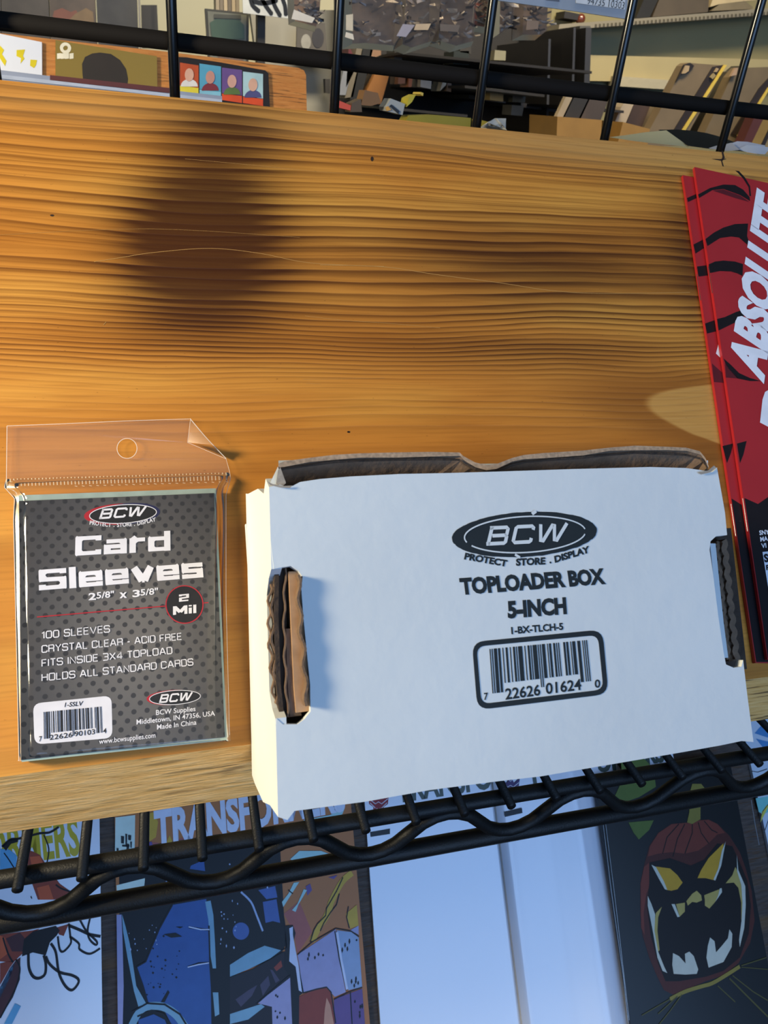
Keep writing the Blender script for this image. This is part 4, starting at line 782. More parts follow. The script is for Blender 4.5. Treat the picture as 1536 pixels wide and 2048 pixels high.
# --- pale comic at the far right
A = np.array(FL.px((1478, 1420), h0+LT)); B = np.array(FL.px((1560, 1800), h0+LT)); e = nrm(A-B); B = A-e*10.19*I
root, ff, cov = comic('pale blue and white comic beside the black pumpkin comic', FL, quad_from_edge(A, B, 6.625*I), h0, LT, mat('pale_gloss_cover', 'c4d2e4', .25, coat=.4), 'comics laid out beneath the wire shelf')
Z = crop(1440, 1330, 4.76)
pr(ff, a1, cov, 'print_blue', '4a86c0', [Z((420, 545), (330, 650), (450, 690), (600, 640)), Z((340, 700), (420, 800), (600, 830), (600, 760), (420, 720))])
pr(ff, a1, cov, 'print_teal', '79c4c4', [Z((340, 1270), (457, 1250), (700, 1280), (600, 1320), (420, 1420), (370, 1400))])
pr(ff, a2, cov, 'print_yellow', 'c8c45a', [Z((400, 1400), (440, 1340), (470, 1330), (430, 1410), (385, 1500))])
pr(ff, a2, cov, 'print_ink', '22262e', [], [(Z((375, 1490), (410, 1390), (457, 1330), (560, 1300)), .0006), (Z((300, 1010), (360, 1020), (450, 990)), .0006), (Z((420, 1600), (470, 1450)), .0005)])

# ================================================================== the shop behind the grid
def VF(d, x=0.0): return Fr((x, d, 1.40), (1, 0, 0), (0, 0, 1))       # upright plane facing the viewer at distance d
def slab(label, cat, d, P, colr, t=.02, name=None, rough=.6, m=None, group=None, as_root=True):
    f_ = VF(d); c = np.mean(np.array(f_.pxs(P)), axis=0); lo_ = min(p[1] for p in f_.pxs(P)); f_ = f_.at(float(c[0]), float(lo_))
    root = thing(name or cat.replace(' ', '_'), label, cat, f_, group)
    body = MB().prism(f_.pxs(P), -t, 0).build('body', m or mat('bg_%s_%d' % (colr, rough*100), colr, rough, noise=.12, nscale=25), root)
    return root, f_, body
def deco(f_, parent, name, colr, P, h=.0006, rough=.5, m=None, t=None):
    mb = MB(); q = f_.pxs(P, h)
    mb.prism(q, 0, h) if t is None else mb.prism(q, h-t, h)
    return mb.build(name, m or mat('bg_%s_%d' % (colr, rough*100), colr, rough, noise=.12, nscale=60), parent)
def rect(a, b, c, d): return [(a, d), (c, d), (c, b), (a, b)]

# --- second sloping board behind the grid with three comics and a grey lip
d0 = .66; FR = slope(66, CAM+ray(300, 160)/ray(300, 160)[1]*d0)
wood2 = wood_sawn('orange_pine', 'a8672c', 'bd7a38', 'c98a48')
q = [(-160, 330), (-160, 50), (0, 66), (120, 80), (330, 103), (560, 131), (598, 136), (608, 141), (612, 150), (616, 330)]
c0 = FR.px((300, 330)); f_ = FR.at(*c0); rb = MB().prism(f_.pxs(q), -.019, 0).build('display_board', wood2, fr=f_)
tag(rb, 'orange pine board with rounded corner leaning behind the wire grid', 'board')
def small(label, P, colr, rough=.35, coat=.3):
    f2 = FR.at(*FR.px(P[0])); root = thing('comic_book', label, 'comic book', f2, 'comics on the leaning board behind the grid')
    MB().prism(f2.pxs(P), .0004, .0022).build('pages', paper, root)
    cov = MB().prism(f2.pxs(P), .0022, .0026).build('cover', mat('bgc_'+colr, colr, rough, coat=coat), root); return root, f2, cov
hS = .0028
_, f2, cov = small('white comic with yellow bolt marks on the orange board behind the grid', [(-60, 250), (-60, 62), (0, 71), (85, 88), (86, 250)], 'e2e4ea')
for P in ([(0, 91), (8, 100), (4, 108), (13, 122), (10, 132), (2, 120), (-4, 110)], [(33, 100), (50, 99), (46, 112), (49, 117), (41, 127), (42, 116), (33, 112)], [(61, 119), (74, 120), (72, 130), (68, 136), (60, 131)]):
    deco(f2, cov, 'bolt_mark', 'd8c418', P, hS)
_, f2, cov = small('dull gold comic with white ring emblem on the orange board behind the grid', [(112, 250), (112, 84), (200, 98), (314, 116), (316, 250)], '8a7434', .3, .6)
deco(f2, cov, 'dark_shape', '2c241c', [(165, 148), (164, 128), (170, 114), (184, 107), (200, 105), (222, 108), (240, 120), (252, 138), (256, 158), (250, 200), (170, 200)], hS)
m_ = MB(); m_.stroke(f2.pxs(arc(131, 96, 8, 8, n=20), hS), .0022, hS, True); m_.build('emblem_ring', ink('e8dfc4'), cov)
for x_ in (114, 122, 130, 139): deco(f2, cov, 'emblem_block', 'e8dfc4', [(x_, 107), (x_+8, 106), (x_+8, 117), (x_, 118)], hS)
_, f2, cov = small('black comic with a row of four small portraits on the orange board behind the grid', [(352, 260), (352, 117), (372, 118), (440, 128), (530, 144), (536, 150), (541, 260)], '221c18')
for (x0_, x1_, y0_, y1_, dy_, bgc, hair, skin, cl, st_) in ((360, 397, 125, 170, 6, 'b0481c', 'b8905a', 'd2a48c', 'd8d4d0', 'd8c838'), (399, 442, 127, 178, 6, '4f98b4', '4a6a8a', 'c08878', '7a2a34', '7fb8cc'), (444, 484, 135, 186, 5, '664a86', 'd0a090', 'd0a090', '58703a', 'd24a1c'), (486, 526, 143, 192, 5, 'a8c8cc', 'b08a50', 'd2a48c', '4a4a7a', 'd24a1c')):
    deco(f2, cov, 'portrait_panel', bgc, [(x0_, y1_), (x0_, y0_), (x1_, y0_+dy_), (x1_, y1_+dy_)], hS)
    cx_ = (x0_+x1_)/2; cy_ = (y0_+y1_)/2+3
    deco(f2, cov, 'portrait_shoulders', cl, arc(cx_, y1_+3, 17, 15, 0, 180, 16), hS+.0003)
    deco(f2, cov, 'portrait_head', skin, arc(cx_, cy_-1, 9, 13, n=18), hS+.0006)
    deco(f2, cov, 'portrait_strip', st_, [(x0_, y1_+14), (x0_, y1_+1), (x1_, y1_+6), (x1_, y1_+20)], hS)
r_, f2, b_ = slab('grey metal lip in front of the comics on the leaning board behind the grid', 'ledge', .60, [(-160, 190), (-160, 128), (0, 140), (200, 164), (444, 192), (446, 260), (200, 240)], '8f96a6', .012, rough=.35)
deco(f2, b_, 'lip_edge', 'b4bccb', [(-160, 143), (-160, 137), (0, 149), (444, 199), (444, 206), (200, 178), (0, 157)], .001, .3)
deco(f2, b_, 'cover_strip', '5a2418', [(100, 150), (340, 176), (340, 186), (100, 160)], .0012)

# --- room shell
def plane_struct(name, lo, hi, m): return struct(MB().box(lo, hi).build(name, m))
plane_struct('wall_back', (-2.4, 2.40, 0), (3.0, 2.46, 3.6), mat('cream_paint', 'c9c3a4', .8, noise=.04, nscale=3))
plane_struct('wall_left', (-2.46, -3.2, 0), (-2.4, 2.46, 3.6), mat('grey_paint', '9a9890', .85, noise=.04, nscale=3))
plane_struct('wall_right', (3.0, -3.2, 0), (3.06, 2.46, 3.6), MATS['grey_paint'])
plane_struct('floor', (-2.46, -3.2, -.05), (3.06, 2.46, 0), mat('floor_vinyl', '4d4640', .6, noise=.1, nscale=6))
plane_struct('ceiling', (-2.46, -3.2, 3.6), (3.06, 2.46, 3.65), mat('ceiling_white', 'b9b8b2', .9))
wf = mat('grey_paint_front', '8a8880', .85)
wx0, wx1, wz0, wz1 = WIN
fw_ = struct(MB().box((-2.46, -3.26, 0), (wx0, -3.2, 3.6)).box((wx1, -3.26, 0), (3.06, -3.2, 3.6)).box((wx0, -3.26, 0), (wx1, -3.2, wz0)).box((wx0, -3.26, wz1), (wx1, -3.2, 3.6)).build('wall_front', wf))
wn = thing('window_1', '', ''); del wn['label']; del wn['category']; struct(wn); wn.location = (wx0, -3.2, wz0)
wfm = mat('window_frame_paint', '3a3a3c', .5)
for x_ in (0, (wx1-wx0)/2, wx1-wx0): MB().box((x_-.03, -.04, 0), (x_+.03, .02, wz1-wz0)).build('window_frame', wfm, wn)

# --- left: dark prints, cream wall, framed green piece, grey partition
for k, (P, c_) in enumerate((([(-90, 86), (-90, -40), (1, -40), (3, 92)], '3a3630'), ([(4, 92), (2, -40), (95, -40), (101, 92)], '403a33'), ([(103, 92), (97, -40), (188, -40), (194, 94)], '4c4136'), ([(197, 96), (191, -40), (273, -40), (277, 98)], '34322e'))):
    lab_ = ('plain dark print at the end of the row behind the grid', 'dark print with brown smudges behind the grid', 'dark print with a rusty red patch behind the grid', 'grey brown print beside the thin metal rail behind the grid')[k]
    r_, f2, b_ = slab(lab_, 'print', 1.5, P, c_, .012, m=mat('print_art_'+c_, c_, .5, noise=.5, nscale=16), group='dark prints in a row')
    if k == 2: deco(f2, b_, 'rust_patch', '6a4030', [(104, 40), (108, 22), (124, 16), (142, 24), (152, 20), (160, 34), (140, 42)], .0008); deco(f2, b_, 'tan_patch', '6a563a', [(136, 42), (150, 28), (172, 16), (186, 24), (188, 44), (160, 52)], .0012)  # printed rust and tan patches
slab('black print against the cream wall behind the grid', 'print', 1.5, [(284, 96), (282, 10), (314, 10), (318, 96)], '2a2826', .012, group='dark prints in a row')
slab('thin grey metal rail between the dark prints', 'rail', 1.45, [(279, 104), (275, -40), (279, -40), (283, 104)], '77746c', .006)
r_, f2, b_ = slab('black framed green piece hanging behind the wire grid', 'framed picture', 1.6, [(417, 128), (410, 17), (498, 26), (497, 134)], '2c2c28', .02)
deco(f2, b_, 'grey_mount', '5c5d52', [(421, 127), (415, 22), (493, 30), (492, 130)], .002)
deco(f2, b_, 'green_plate', '2f4436', [(424, 78), (420, 45), (432, 38), (478, 40), (488, 50), (489, 78)], .004)
deco(f2, b_, 'dark_band', '3c3c30', [(428, 36), (428, 28), (482, 30), (482, 38)], .004)
deco(f2, b_, 'brown_foot', '574438', [(436, 128), (436, 100), (486, 104), (487, 130)], .004)
for k, x_ in enumerate((432, 440, 448, 456, 464, 472)):
    slab(('pale tan', 'dull brown', 'cream', 'dark brown', 'light tan', 'mid brown')[k]+' thin book standing on edge above the framed green piece', 'book', 1.62, [(x_, 24), (x_-1, -30), (x_+6, -30), (x_+7, 24)], ('8a7f6c', '6c6254', 'a0927a', '5c544a', '94866e', '746a5a')[k], .06, group='thin books above the framed piece')
r_, f2, b_ = slab('black and white poster above the black post behind the grid', 'poster', 1.55, [(486, 26), (484, -40), (576, -40), (577, 37)], 'a9adae', .004)
for L in ([(500, -10), (505, 10), (520, 24)], [(520, -10), (532, 12), (545, 30)], [(545, -12), (548, 8), (562, 34)], [(563, -8), (570, 12), (572, 32)], [(505, 2), (528, 6), (556, 0)]):
    m_ = MB(); m_.stroke(f2.pxs(smooth(L), .0006), [.002]+[.007]*(len(smooth(L))-2)+[.002], .0006); m_.build('ink_stroke', ink('1c1c1c'), b_)
slab('black post below the black and white poster', 'post', 1.58, [(515, 150), (515, 26), (531, 28), (530, 150)], '1e1c1a', .03)
slab('grey partition panel behind the leaning orange board', 'partition', 1.75, [(532, 260), (500, 20), (690, 20), (700, 270)], '77756c', .03, m=mat('partition_grey', '8a887e', .7, noise=.05, nscale=4))
r_, f2, b_ = slab('dark picture on the grey partition behind the grid', 'picture', 1.7, [(592, 128), (594, 46), (650, 46), (656, 132)], '4c4842', .008)
deco(f2, b_, 'pale_patch', '86847c', arc(612, 84, 10, 16, n=14), .001); deco(f2, b_, 'dark_patch', '2c2826', arc(636, 76, 12, 20, n=14), .001)
slab('small dark bracket on the grey partition', 'bracket', 1.7, [(651, 186), (650, 158), (660, 158), (660, 187)], '2c2a28', .02)

# --- hanging packs in the middle
def packh(label, P, colr, lab=None, d=1.0, grp='hanging clear packs'):
    f_ = VF(d); c = np.mean(np.array(f_.pxs(P)), axis=0); f_ = f_.at(float(c[0]), float(c[1])); root = thing('blister_pack', label, 'blister pack', f_, grp)
    q = f_.pxs(P); ctr = np.mean(np.array(q), axis=0); inn = [tuple(ctr+(np.array(p)-ctr)*.8) for p in q]
    MB().prism(q, -.012, -.010).build('backing_card', mat('pack_'+colr, colr, .6, noise=.6, nscale=38), root)
    m_ = MB(); n = len(q); m_.add([(x, y, -.010) for x, y in q]+[(x, y, .012) for x, y in inn], [(i, (i+1) % n, n+(i+1) % n, n+i) for i in range(n)]); m_.flat(inn, .012); m_.build('clear_shell', film_pack, root)
    xs = [p[0] for p in P]; ys = [max(p[1], -8) for p in P]; rnd = random.Random(label)
    for cl_, n_ in (('3a322b', 12), ('6e6458', 10), ('9a9082', 5)):  # random strips, dark to pale, paint crinkle highlights onto the plastic
        mb = MB()
        for _ in range(n_):
            x_ = rnd.uniform(min(xs)+8, max(xs)-14); y_ = rnd.uniform(min(ys), max(ys)-22); a_ = rnd.uniform(-.7, .5); l_ = rnd.uniform(8, 30); w_ = rnd.uniform(2, 7)
            c_, s_ = math.cos(a_), math.sin(a_); mid = (x_+l_*.5*c_-s_*rnd.uniform(-5, 5), y_+l_*.5*s_+rnd.uniform(-3, 6))
            z0 = rnd.uniform(-.006, .008); up_ = f_.pxs([(x_, y_), mid, (x_+l_*c_, y_+l_*s_)]); dn_ = f_.pxs([(x_+1, y_+w_), (mid[0], mid[1]+w_*1.3), (x_+l_*c_, y_+l_*s_+w_)])
            mb.add([(*p, z0+rnd.uniform(0, .004)) for p in up_+dn_], [(0, 3, 4, 1), (1, 4, 5, 2)])
        mb.build('painted_crinkles', mat('crinkle_'+cl_, cl_, .3, spec=.7), root)['kind'] = 'stuff'
    for LP, lc in (lab or []): deco(f_, root, 'paper_label', lc, LP, .013, t=.0006)
    return root
packh('clear pack with white label hanging before the grey partition', [(580, 48), (576, -30), (645, -30), (640, 40), (632, 62), (610, 56)], '6a5848', [([(583, 38), (588, 19), (630, 36), (624, 46)], 'c9c2b4')])
packh('wide brown clear pack hanging beside the second grid wire', [(688, 98), (686, -30), (800, -30), (818, 60), (790, 102), (720, 96)], '4c4238', [([(692, 60), (692, 30), (706, 28), (706, 62)], 'b8ae98'), ([(690, 74), (692, 64), (706, 68), (708, 80)], 'c8c0b0')])
packh('clear pack with bluish tag hanging above the dark shelf', [(790, 100), (800, -30), (880, -30), (888, 40), (862, 92), (812, 108)], '50473d', [([(793, 72), (806, 48), (830, 50), (812, 74)], '8c8894'), ([(828, 60), (832, 48), (862, 47), (856, 60)], 'b09c80')])
packh('dark clear pack hanging above the small square boxes', [(862, 90), (866, -30), (955, -30), (948, 92), (905, 104)], '443b33', [([(880, 62), (880, 48), (920, 50), (916, 64)], '5c5248')])
packh('curved clear pack hanging just right of the third grid wire', [(988, 78), (990, -30), (1026, -30), (1022, 50), (1008, 66)], '4a4038', d=1.05)
packh('curved clear pack hanging below the white price strip', [(1030, 80), (1034, -30), (1104, -30), (1100, 60), (1076, 80)], '4e443c', [([(1052, 60), (1054, 40), (1078, 42), (1076, 58)], '655648')], d=1.05)
packh('dull red pack hanging behind the third grid wire', [(935, 60), (940, -30), (984, -30), (972, 66)], '5c2a24', d=1.1)
for x_ in (893, 1015, 1088):
    MB_ = MB(); f_ = VF(.98); L = smooth([(x_+8, -20), (x_+4, 20), (x_-8, 42), (x_-34, 50)], 5); MB_.tube([(*p, 0) for p in f_.pxs(L)], .003, 6)
    tag(MB_.build('plastic_strap', mat('strap_grey', '8f8378', .4)), {893: 'pale curved strap hanging between the clear packs', 1015: 'pale curved strap beside the third grid wire', 1088: 'pale curved strap beside the dark metal post'}[x_], 'strap', 'pale curved straps')

# --- dark shelf unit with leaning books
dk = mat('dark_shelving', '1d1a18', .7, noise=.2, nscale=20)
f_ = VF(1.66); f_ = f_.at(*f_.px((890, 320))); un = thing('shelf_unit', 'dark shelf unit behind the hanging packs', 'shelf unit', f_)
MB().prism(f_.pxs(rect(676, -70, 1080, 340)), -.04, -.02).build('back_panel', dk, un)
MB().prism(f_.pxs([(676, 262), (1080, 290), (1080, 280), (676, 252)]), -.02, .25).build('shelf', dk, un)
for P in (rect(1068, 70, 1078, 300), rect(1046, 70, 1050, 300), rect(1002, 90, 1006, 300)): MB().prism(f_.pxs(P), -.02, .22).build('upright', mat('upright_grey', '3c3a38', .4, .3), un)
MB().prism(f_.pxs([(870, 188), (936, 196), (936, 203), (870, 195)]), -.02, .2).build('shelf', mat('bg_mid', '4a443c', .6), un)
MB().prism(f_.pxs([(964, 202), (1030, 212), (1030, 220), (964, 210)]), -.02, .2).build('shelf', MATS['bg_mid'], un)
for (x0_, y0_), (x1_, y1_) in (((690, 207), (792, 217)), ((786, 172), (912, 186)), ((686, 121), (985, 150)), ((975, 204), (1040, 211))):
    MB().prism(f_.pxs([(x0_, y0_+4), (x1_, y1_+4), (x1_, y1_), (x0_, y0_)]), -.02, .42).build('shelf', dk, un)
lean = [([(676, 190), (690, 126), (706, 128), (692, 190)], '7c8088', 'grey book leaning at the end of the dark shelf'), ([(692, 175), (698, 90), (714, 130), (700, 160)], '5a2228', 'maroon book leaning on the dark shelf'), ([(690, 196), (716, 86), (728, 88), (706, 194)], '6c6454', 'tan book leaning on the dark shelf'), ([(700, 200), (728, 84), (748, 90), (722, 196)], '17150f', 'black book leaning on the dark shelf'), ([(738, 120), (742, 92), (762, 94), (762, 110)], '8a6a50', 'small tan box above the grid bar'),
        ([(722, 205), (756, 134), (782, 138), (762, 208)], '8a5a24', 'orange brown book leaning on the dark shelf'), ([(796, 168), (797, 138), (812, 140), (810, 167)], '8c5c40', 'orange boxed toy on the dark shelf'), ([(817, 174), (818, 146), (826, 150), (823, 174)], 'a0603c', 'thin orange box on the dark shelf'), ([(841, 174), (842, 147), (864, 152), (862, 178)], 'a09a92', 'white carton on the dark shelf'),
        ([(880, 182), (889, 152), (896, 150), (892, 170)], '9a968c', 'thin white card leaning on the dark shelf'), ([(893, 182), (897, 150), (904, 152), (902, 184)], '5c4c40', 'thin brown card leaning on the dark shelf'), ([(788, 120), (790, 96), (804, 98), (804, 122)], '2c2a28', 'square dark box on the dark shelf'), ([(920, 104), (922, 64), (944, 66), (942, 108)], '38342c', 'square olive box above the grid bar'), ([(906, 128), (908, 102), (938, 102), (938, 130)], '20261f', 'dark green box above the grid bar')]
for P, c_, lb in lean: slab(lb, 'book' if 'book' in lb or 'card' in lb else 'box', 1.32, P, c_, .05, group='leaning books and boxes in the dark shelf unit')
# cream bottle and grey boxes on the right side of the unit
for P, c_, lb in (([(980, 200), (981, 158), (1008, 160), (1006, 203)], 'a08a58', 'cream bottle on the dark shelf, lower of two'), ([(988, 120), (990, 100), (1012, 102), (1011, 121)], '8a8468', 'cream bottle on the dark shelf, upper of two'), ([(1025, 204), (1027, 162), (1054, 166), (1050, 205)], '45453a', 'olive grey box beside the lower cream bottle'), ([(1022, 230), (1024, 210), (1048, 212), (1044, 232)], '4e4c46', 'grey block below the olive grey box')):
    slab(lb, 'bottle' if 'bottle' in lb else 'box', 1.32, P, c_, .04)
tag(MB().box((.125, YG+.012, 1.372), (.78, .76, 1.384)).build('rack_shelf', mat('rack_brown', '33261c', .7, noise=.2, nscale=20)), 'narrow dark shelf behind the grid carrying small clutter', 'shelf')
# things lying on the rack top behind the board
for P, c_, lb, cat_ in (([(676, 215), (678, 201), (702, 211), (701, 221)], 'd2523c', 'bright red tube end lying behind the pine board', 'tube'), ([(701, 224), (704, 206), (722, 198), (724, 224)], '5c4c38', 'brown cup beside the red tube end', 'cup'),
                        ([(722, 210), (730, 180), (756, 186), (762, 206), (742, 212)], '7c5a34', 'tan bowl shape beside the brown cup', 'bowl'), ([(771, 214), (782, 197), (810, 208), (805, 230), (772, 222)], '9ca0a0', 'pale grey gadget lying behind the pine board', 'gadget'), ([(813, 214), (818, 196), (832, 189), (824, 204)], 'b0a42c', 'yellow leaf shaped tag standing behind the board', 'tag'),
                        ([(840, 188), (842, 184), (847, 186), (846, 192)], 'c0a848', 'tiny yellow tag standing behind the board', 'tag'), ([(800, 262), (818, 231), (870, 230), (942, 236), (940, 270)], '8c801c', 'flat yellow green folder lying behind the board', 'folder'), ([(961, 262), (962, 240), (985, 246), (988, 262)], 'a8962c', 'short yellow piece beside the crumpled wrapper', 'folder')):
    r_, f2, b_ = slab(lb, cat_, .62, P, c_, .02)
    if cat_ == 'gadget':
        deco(f2, b_, 'black_button', '181818', [(779, 212), (783, 209), (799, 222), (797, 228)], .001); deco(f2, b_, 'orange_patch', 'c8963c', [(771, 215), (776, 212), (783, 220), (774, 222)], .001)
f2 = VF(.60); c = f2.px((990, 246)); f2 = f2.at(*c); random.seed(9); m_ = MB(); pts = []
for i in range(28): pts.append((random.uniform(-.012, .012), random.uniform(-.006, .004), random.uniform(-.01, .01)))
m_.add(pts, [tuple(random.sample(range(28), 3)) for _ in range(46)]); tag(m_.build('crumpled_wrapper', mat('foil_white', 'd4d4d0', .3, .3), fr=f2), 'crumpled white wrapper lying behind the pine board', 'wrapper')

# --- right: grey shelving bay with price strip, cardboard trays and leaning boxed books
f_ = VF(1.65); f_ = f_.at(*f_.px((1330, 330))); bay = thing('shelving_bay', 'beige metal shelving bay holding leaning boxed books', 'shelving', f_)
MB().prism(f_.pxs([(1090, 340), (1112, -70), (1700, -70), (1700, 340)]), -.06, -.04).build('back_panel', mat('bay_olive', '7c7450', .6, noise=.06, nscale=8), bay)
MB().prism(f_.pxs([(1112, 160), (1130, 108), (1700, 122), (1700, 172)]), -.04, -.02).build('cream_rail', mat('bay_cream', 'a2946a', .6, noise=.06, nscale=8), bay)
MB().prism(f_.pxs([(1084, 340), (1104, 60), (1124, 60), (1108, 340)]), -.04, .12).build('side_panel', mat('bay_side', '4a4944', .6), bay)
MB().prism(f_.pxs([(1108, 62), (1110, 50), (1270, 38), (1700, 4), (1700, 18), (1270, 50)]), -.04, .02).build('shelf', mat('bay_shelf', '7c7564', .6), bay)
m_ = MB()
for i in range(44):
    x_ = 1190+i*8; y_ = 56-(x_-1110)*.073; m_.flat(f_.pxs([(x_, y_+4), (x_+4, y_+4), (x_+4, y_-2), (x_, y_-2)], .021), .021)
o_ = m_.build('perforations', mat('bay_hole', '4c4638', .8), bay); o_['kind'] = 'stuff'
MB().prism(f_.pxs([(1230, 172), (1232, 152), (1362, 162), (1350, 180)]), -.03, .0).build('ribbed_edge', mat('bay_rib', 'a39a80', .7, bump=.8, bscale=90), bay)
def lbook(label, P, colr, edge, yel, d=1.25):
    r_, f2, b_ = slab(label, 'book', d, P, colr, .022, group='leaning boxed books in the beige bay')
    if edge: deco(f2, b_, 'dark_spine', '241a14', edge, .002)
    if yel: deco(f2, b_, 'yellow_edge', 'bfa444', yel, .004)
    return r_, f2, b_
N5 = crop(1220, 0, 4.861)
lbook('pale boxed book leaning before a brown tray', N5((0, 1300), (110, 1040), (200, 910), (270, 920), (130, 1250), (60, 1320)), '9c8c74', None, None)
lbook('brown boxed book leaning beside the pale one', N5((140, 1250), (270, 920), (430, 930), (300, 1260)), '3c2a1e', None, None, 1.28)
lbook('weathered grey book leaning beside the brown boxed book', N5((230, 1260), (420, 940), (550, 950), (370, 1260)), '7a6c58', None, None, 1.31)
r_, f2, b_ = lbook('taupe boxed book with round cream spot leaning in the bay', N5((300, 1420), (720, 640), (760, 610), (1080, 635), (1130, 640), (690, 1420)), '6a5a42', N5((600, 1300), (1000, 650), (1110, 630), (690, 1330)), N5((680, 1300), (1110, 630), (1138, 632), (700, 1320)))
deco(f2, b_, 'dark_rim', '1e1610', N5((640, 800), (720, 630), (780, 610), (820, 640), (760, 710), (690, 730)), .003); deco(f2, b_, 'cream_spot', '9c8664', N5((698, 715), (735, 635), (775, 640), (765, 690), (730, 715)), .005)
deco(f2, b_, 'cream_spot', '9c8664', N5((1015, 700), (1040, 660), (1060, 668), (1040, 700)), .005); deco(f2, b_, 'cream_spot', '8a7a54', N5((975, 750), (1010, 710), (1030, 735), (1000, 770)), .005)
lbook('olive boxed book leaning behind the fifth grid wire', N5((740, 1330), (1150, 700), (1200, 690), (1260, 640), (1000, 1330)), '3a3426', None, None, 1.28)
r_, f2, b_ = lbook('second taupe boxed book leaning behind the fifth grid wire', N5((860, 1420), (1180, 750), (1260, 660), (1580, 650), (1640, 660), (1250, 1420)), '66573f', N5((1180, 1300), (1450, 860), (1560, 740), (1640, 740), (1260, 1330)), N5((1240, 1320), (1540, 850), (1570, 840), (1268, 1330)), 1.22)
deco(f2, b_, 'cream_spot', '9c8064', N5((1175, 740), (1220, 660), (1245, 660), (1230, 730)), .005)
lbook('dark red boxed book leaning at the end of the row', N5((1280, 1420), (1420, 1100), (1560, 1080), (1640, 1100), (1480, 1420)), '4c2420', None, None, 1.18)
lbook('tan boxed book leaning beside the dark red one', N5((1420, 1500), (1600, 1130), (1700, 1130), (1560, 1500)), '8c7850', N5((1440, 1480), (1560, 1230), (1590, 1230), (1470, 1490)), None, 1.1)
slab('wide brown cardboard tray under the dark pictures', 'tray', 1.15, [(1112, 300), (1115, 233), (1204, 240), (1200, 300)], '8f6a30', .1); slab('small brown cardboard tray under the leaning books', 'tray', 1.15, [(1232, 300), (1246, 244), (1300, 258), (1294, 300)], '8f6a30', .1)
for P, c_, lb in (([(1112, 236), (1140, 176), (1156, 178), (1128, 236)], '8c806a', 'pale leaning card at the end of the wide tray'), ([(1124, 238), (1154, 176), (1188, 180), (1160, 240)], '221f1a', 'dark picture leaning in the wide tray'), ([(1156, 240), (1186, 178), (1222, 184), (1200, 244)], '40362e', 'brown picture leaning in the wide tray')):
    slab(lb, 'picture', 1.2, P, c_, .01, group='pictures in the brown trays')
for P, c_, lb, cat_ in (([(1272, 36), (1300, -30), (1330, -30), (1300, 34)], '1a1814', 'black tool standing on the bay shelf', 'tool'), ([(1305, 34), (1330, -30), (1420, -30), (1416, 24)], '4a4032', 'brown heap standing on the bay shelf', 'bundle'), ([(1422, 22), (1440, 8), (1490, 2), (1506, 14), (1504, 18)], '6c614a', 'cream carton front with shade painted into its colour on the bay shelf', 'carton'), ([(1420, 14), (1432, -20), (1520, -20), (1512, 0), (1440, 8)], 'ab9a76', 'cream carton lid on the bay shelf', 'carton'), ([(1128, 36), (1130, 22), (1168, 30), (1166, 42)], '1e1a18', 'dark bundle at the corner of the bay shelf', 'bundle')):  # carton front is coloured darker than its lid to paint in the shade
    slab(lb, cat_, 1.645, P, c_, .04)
m_ = MB(); f2 = VF(1.65); c = f2.px((1161, 38)); f2 = f2.at(*c)
m_.grid(lambda u, v: (.010*math.sin(math.pi*v)*math.cos(2*math.pi*u), .010*math.sin(math.pi*v)*math.sin(2*math.pi*u), .010*math.cos(math.pi*v)), 14, 8); tag(m_.build('wooden_bead', mat('bead_brown', '5c2818', .2, coat=.6), True and None, True, f2), 'glossy brown ball below the white price strip', 'ball')
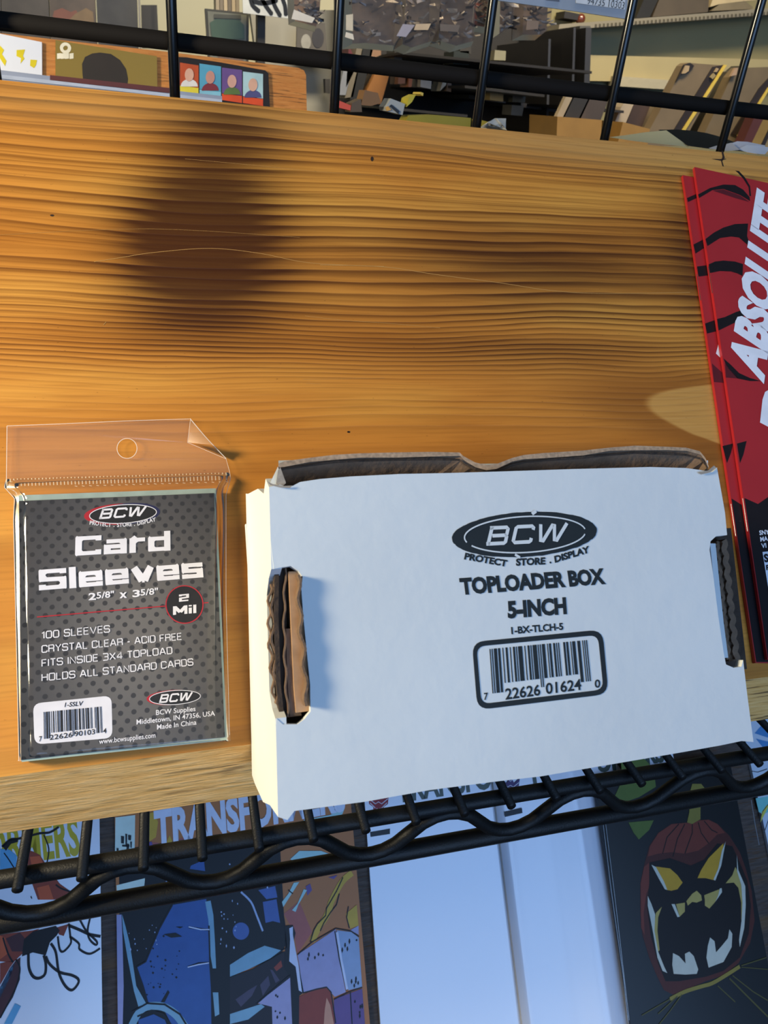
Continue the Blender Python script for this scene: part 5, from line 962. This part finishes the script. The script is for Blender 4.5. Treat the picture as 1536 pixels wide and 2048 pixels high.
# price strip hanging just behind the grid
r_, f2, b_ = slab('grey hanging strip with handwritten white price label', 'price strip', .75, [(990, 0), (994, -60), (1260, -40), (1252, 38), (1160, 24)], '8b94a0', .003, rough=.4)
deco(f2, b_, 'paper_label', 'c9ced2', [(1152, 6), (1152, -40), (1252, -34), (1250, 19)], .0008)
deco(f2, b_, 'dark_mark', '4c525c', [(1092, 0), (1092, -10), (1118, -8), (1119, 3)], .0008)
m_ = MB(); m_.text('94735 10303', f2, .0010, (1174, 8), (1248, 18), (1176, -6), .0); o_ = m_.build('handwriting', ink('3a3f44'), b_)
m_ = MB(); random.seed(3)
for _ in range(70):
    x_, y_ = random.uniform(1204, 1248), random.uniform(-30, 0); m_.flat(f2.pxs([(x_, y_), (x_+2.4, y_), (x_+2.4, y_+2.2), (x_, y_+2.2)], .0010), .0010)
m_.build('scribble', ink('3a3f44'), b_)['kind'] = 'stuff'
# open comic lying on the rack behind the grid
f_ = VF(.50); f_ = f_.at(*f_.px((1400, 300))); oc = thing('open_comic', 'open comic with black back cover lying behind the grid', 'comic book', f_)
def sheet(P, h0_, h1_, name, m__):
    n = len(P)//2; a_ = f_.pxs(P[:n], 0); b__ = f_.pxs(P[n:][::-1], 0); mb = MB()
    mb.add([(x, y, h0_) for x, y in a_]+[(x, y, h1_) for x, y in b__], [(i, n+i, n+i+1, i+1) for i in range(n-1)]); mb.build(name, m__, oc, True)
sheet(N5((140, 1350), (300, 1330), (500, 1300), (710, 1280), (690, 1420), (500, 1400), (300, 1380), (140, 1360)), -.02, .01, 'cream_page', mat('bg_cream_page', 'd6cda0', .6))
sheet(N5((705, 1282), (900, 1278), (1050, 1290), (1200, 1315), (1330, 1350), (1460, 1400), (1420, 1490), (1300, 1470), (1180, 1460), (1050, 1450), (900, 1440), (680, 1410)), -.03, .01, 'back_cover', mat('bg_dark_cover', '0d090b', .6, spec=.2))
for k_, L in enumerate((((1110, 1400), (1200, 1370), (1300, 1375), (1470, 1410), (1380, 1440), (1250, 1450), (1180, 1450), (1110, 1440)), ((880, 1435), (960, 1410), (1050, 1395), (1110, 1380), (1100, 1440), (1050, 1445), (980, 1450), (900, 1440)), ((1130, 1440), (1220, 1400), (1330, 1405), (1450, 1425), (1300, 1478), (1250, 1475), (1200, 1470), (1140, 1460)))):
    sheet(N5(*L), .004+.004*k_, .014+.004*k_, 'page', mat('bg_page%d' % k_, ('d4d6e0', 'c8c6c8', 'e4e8f2')[k_], .6))
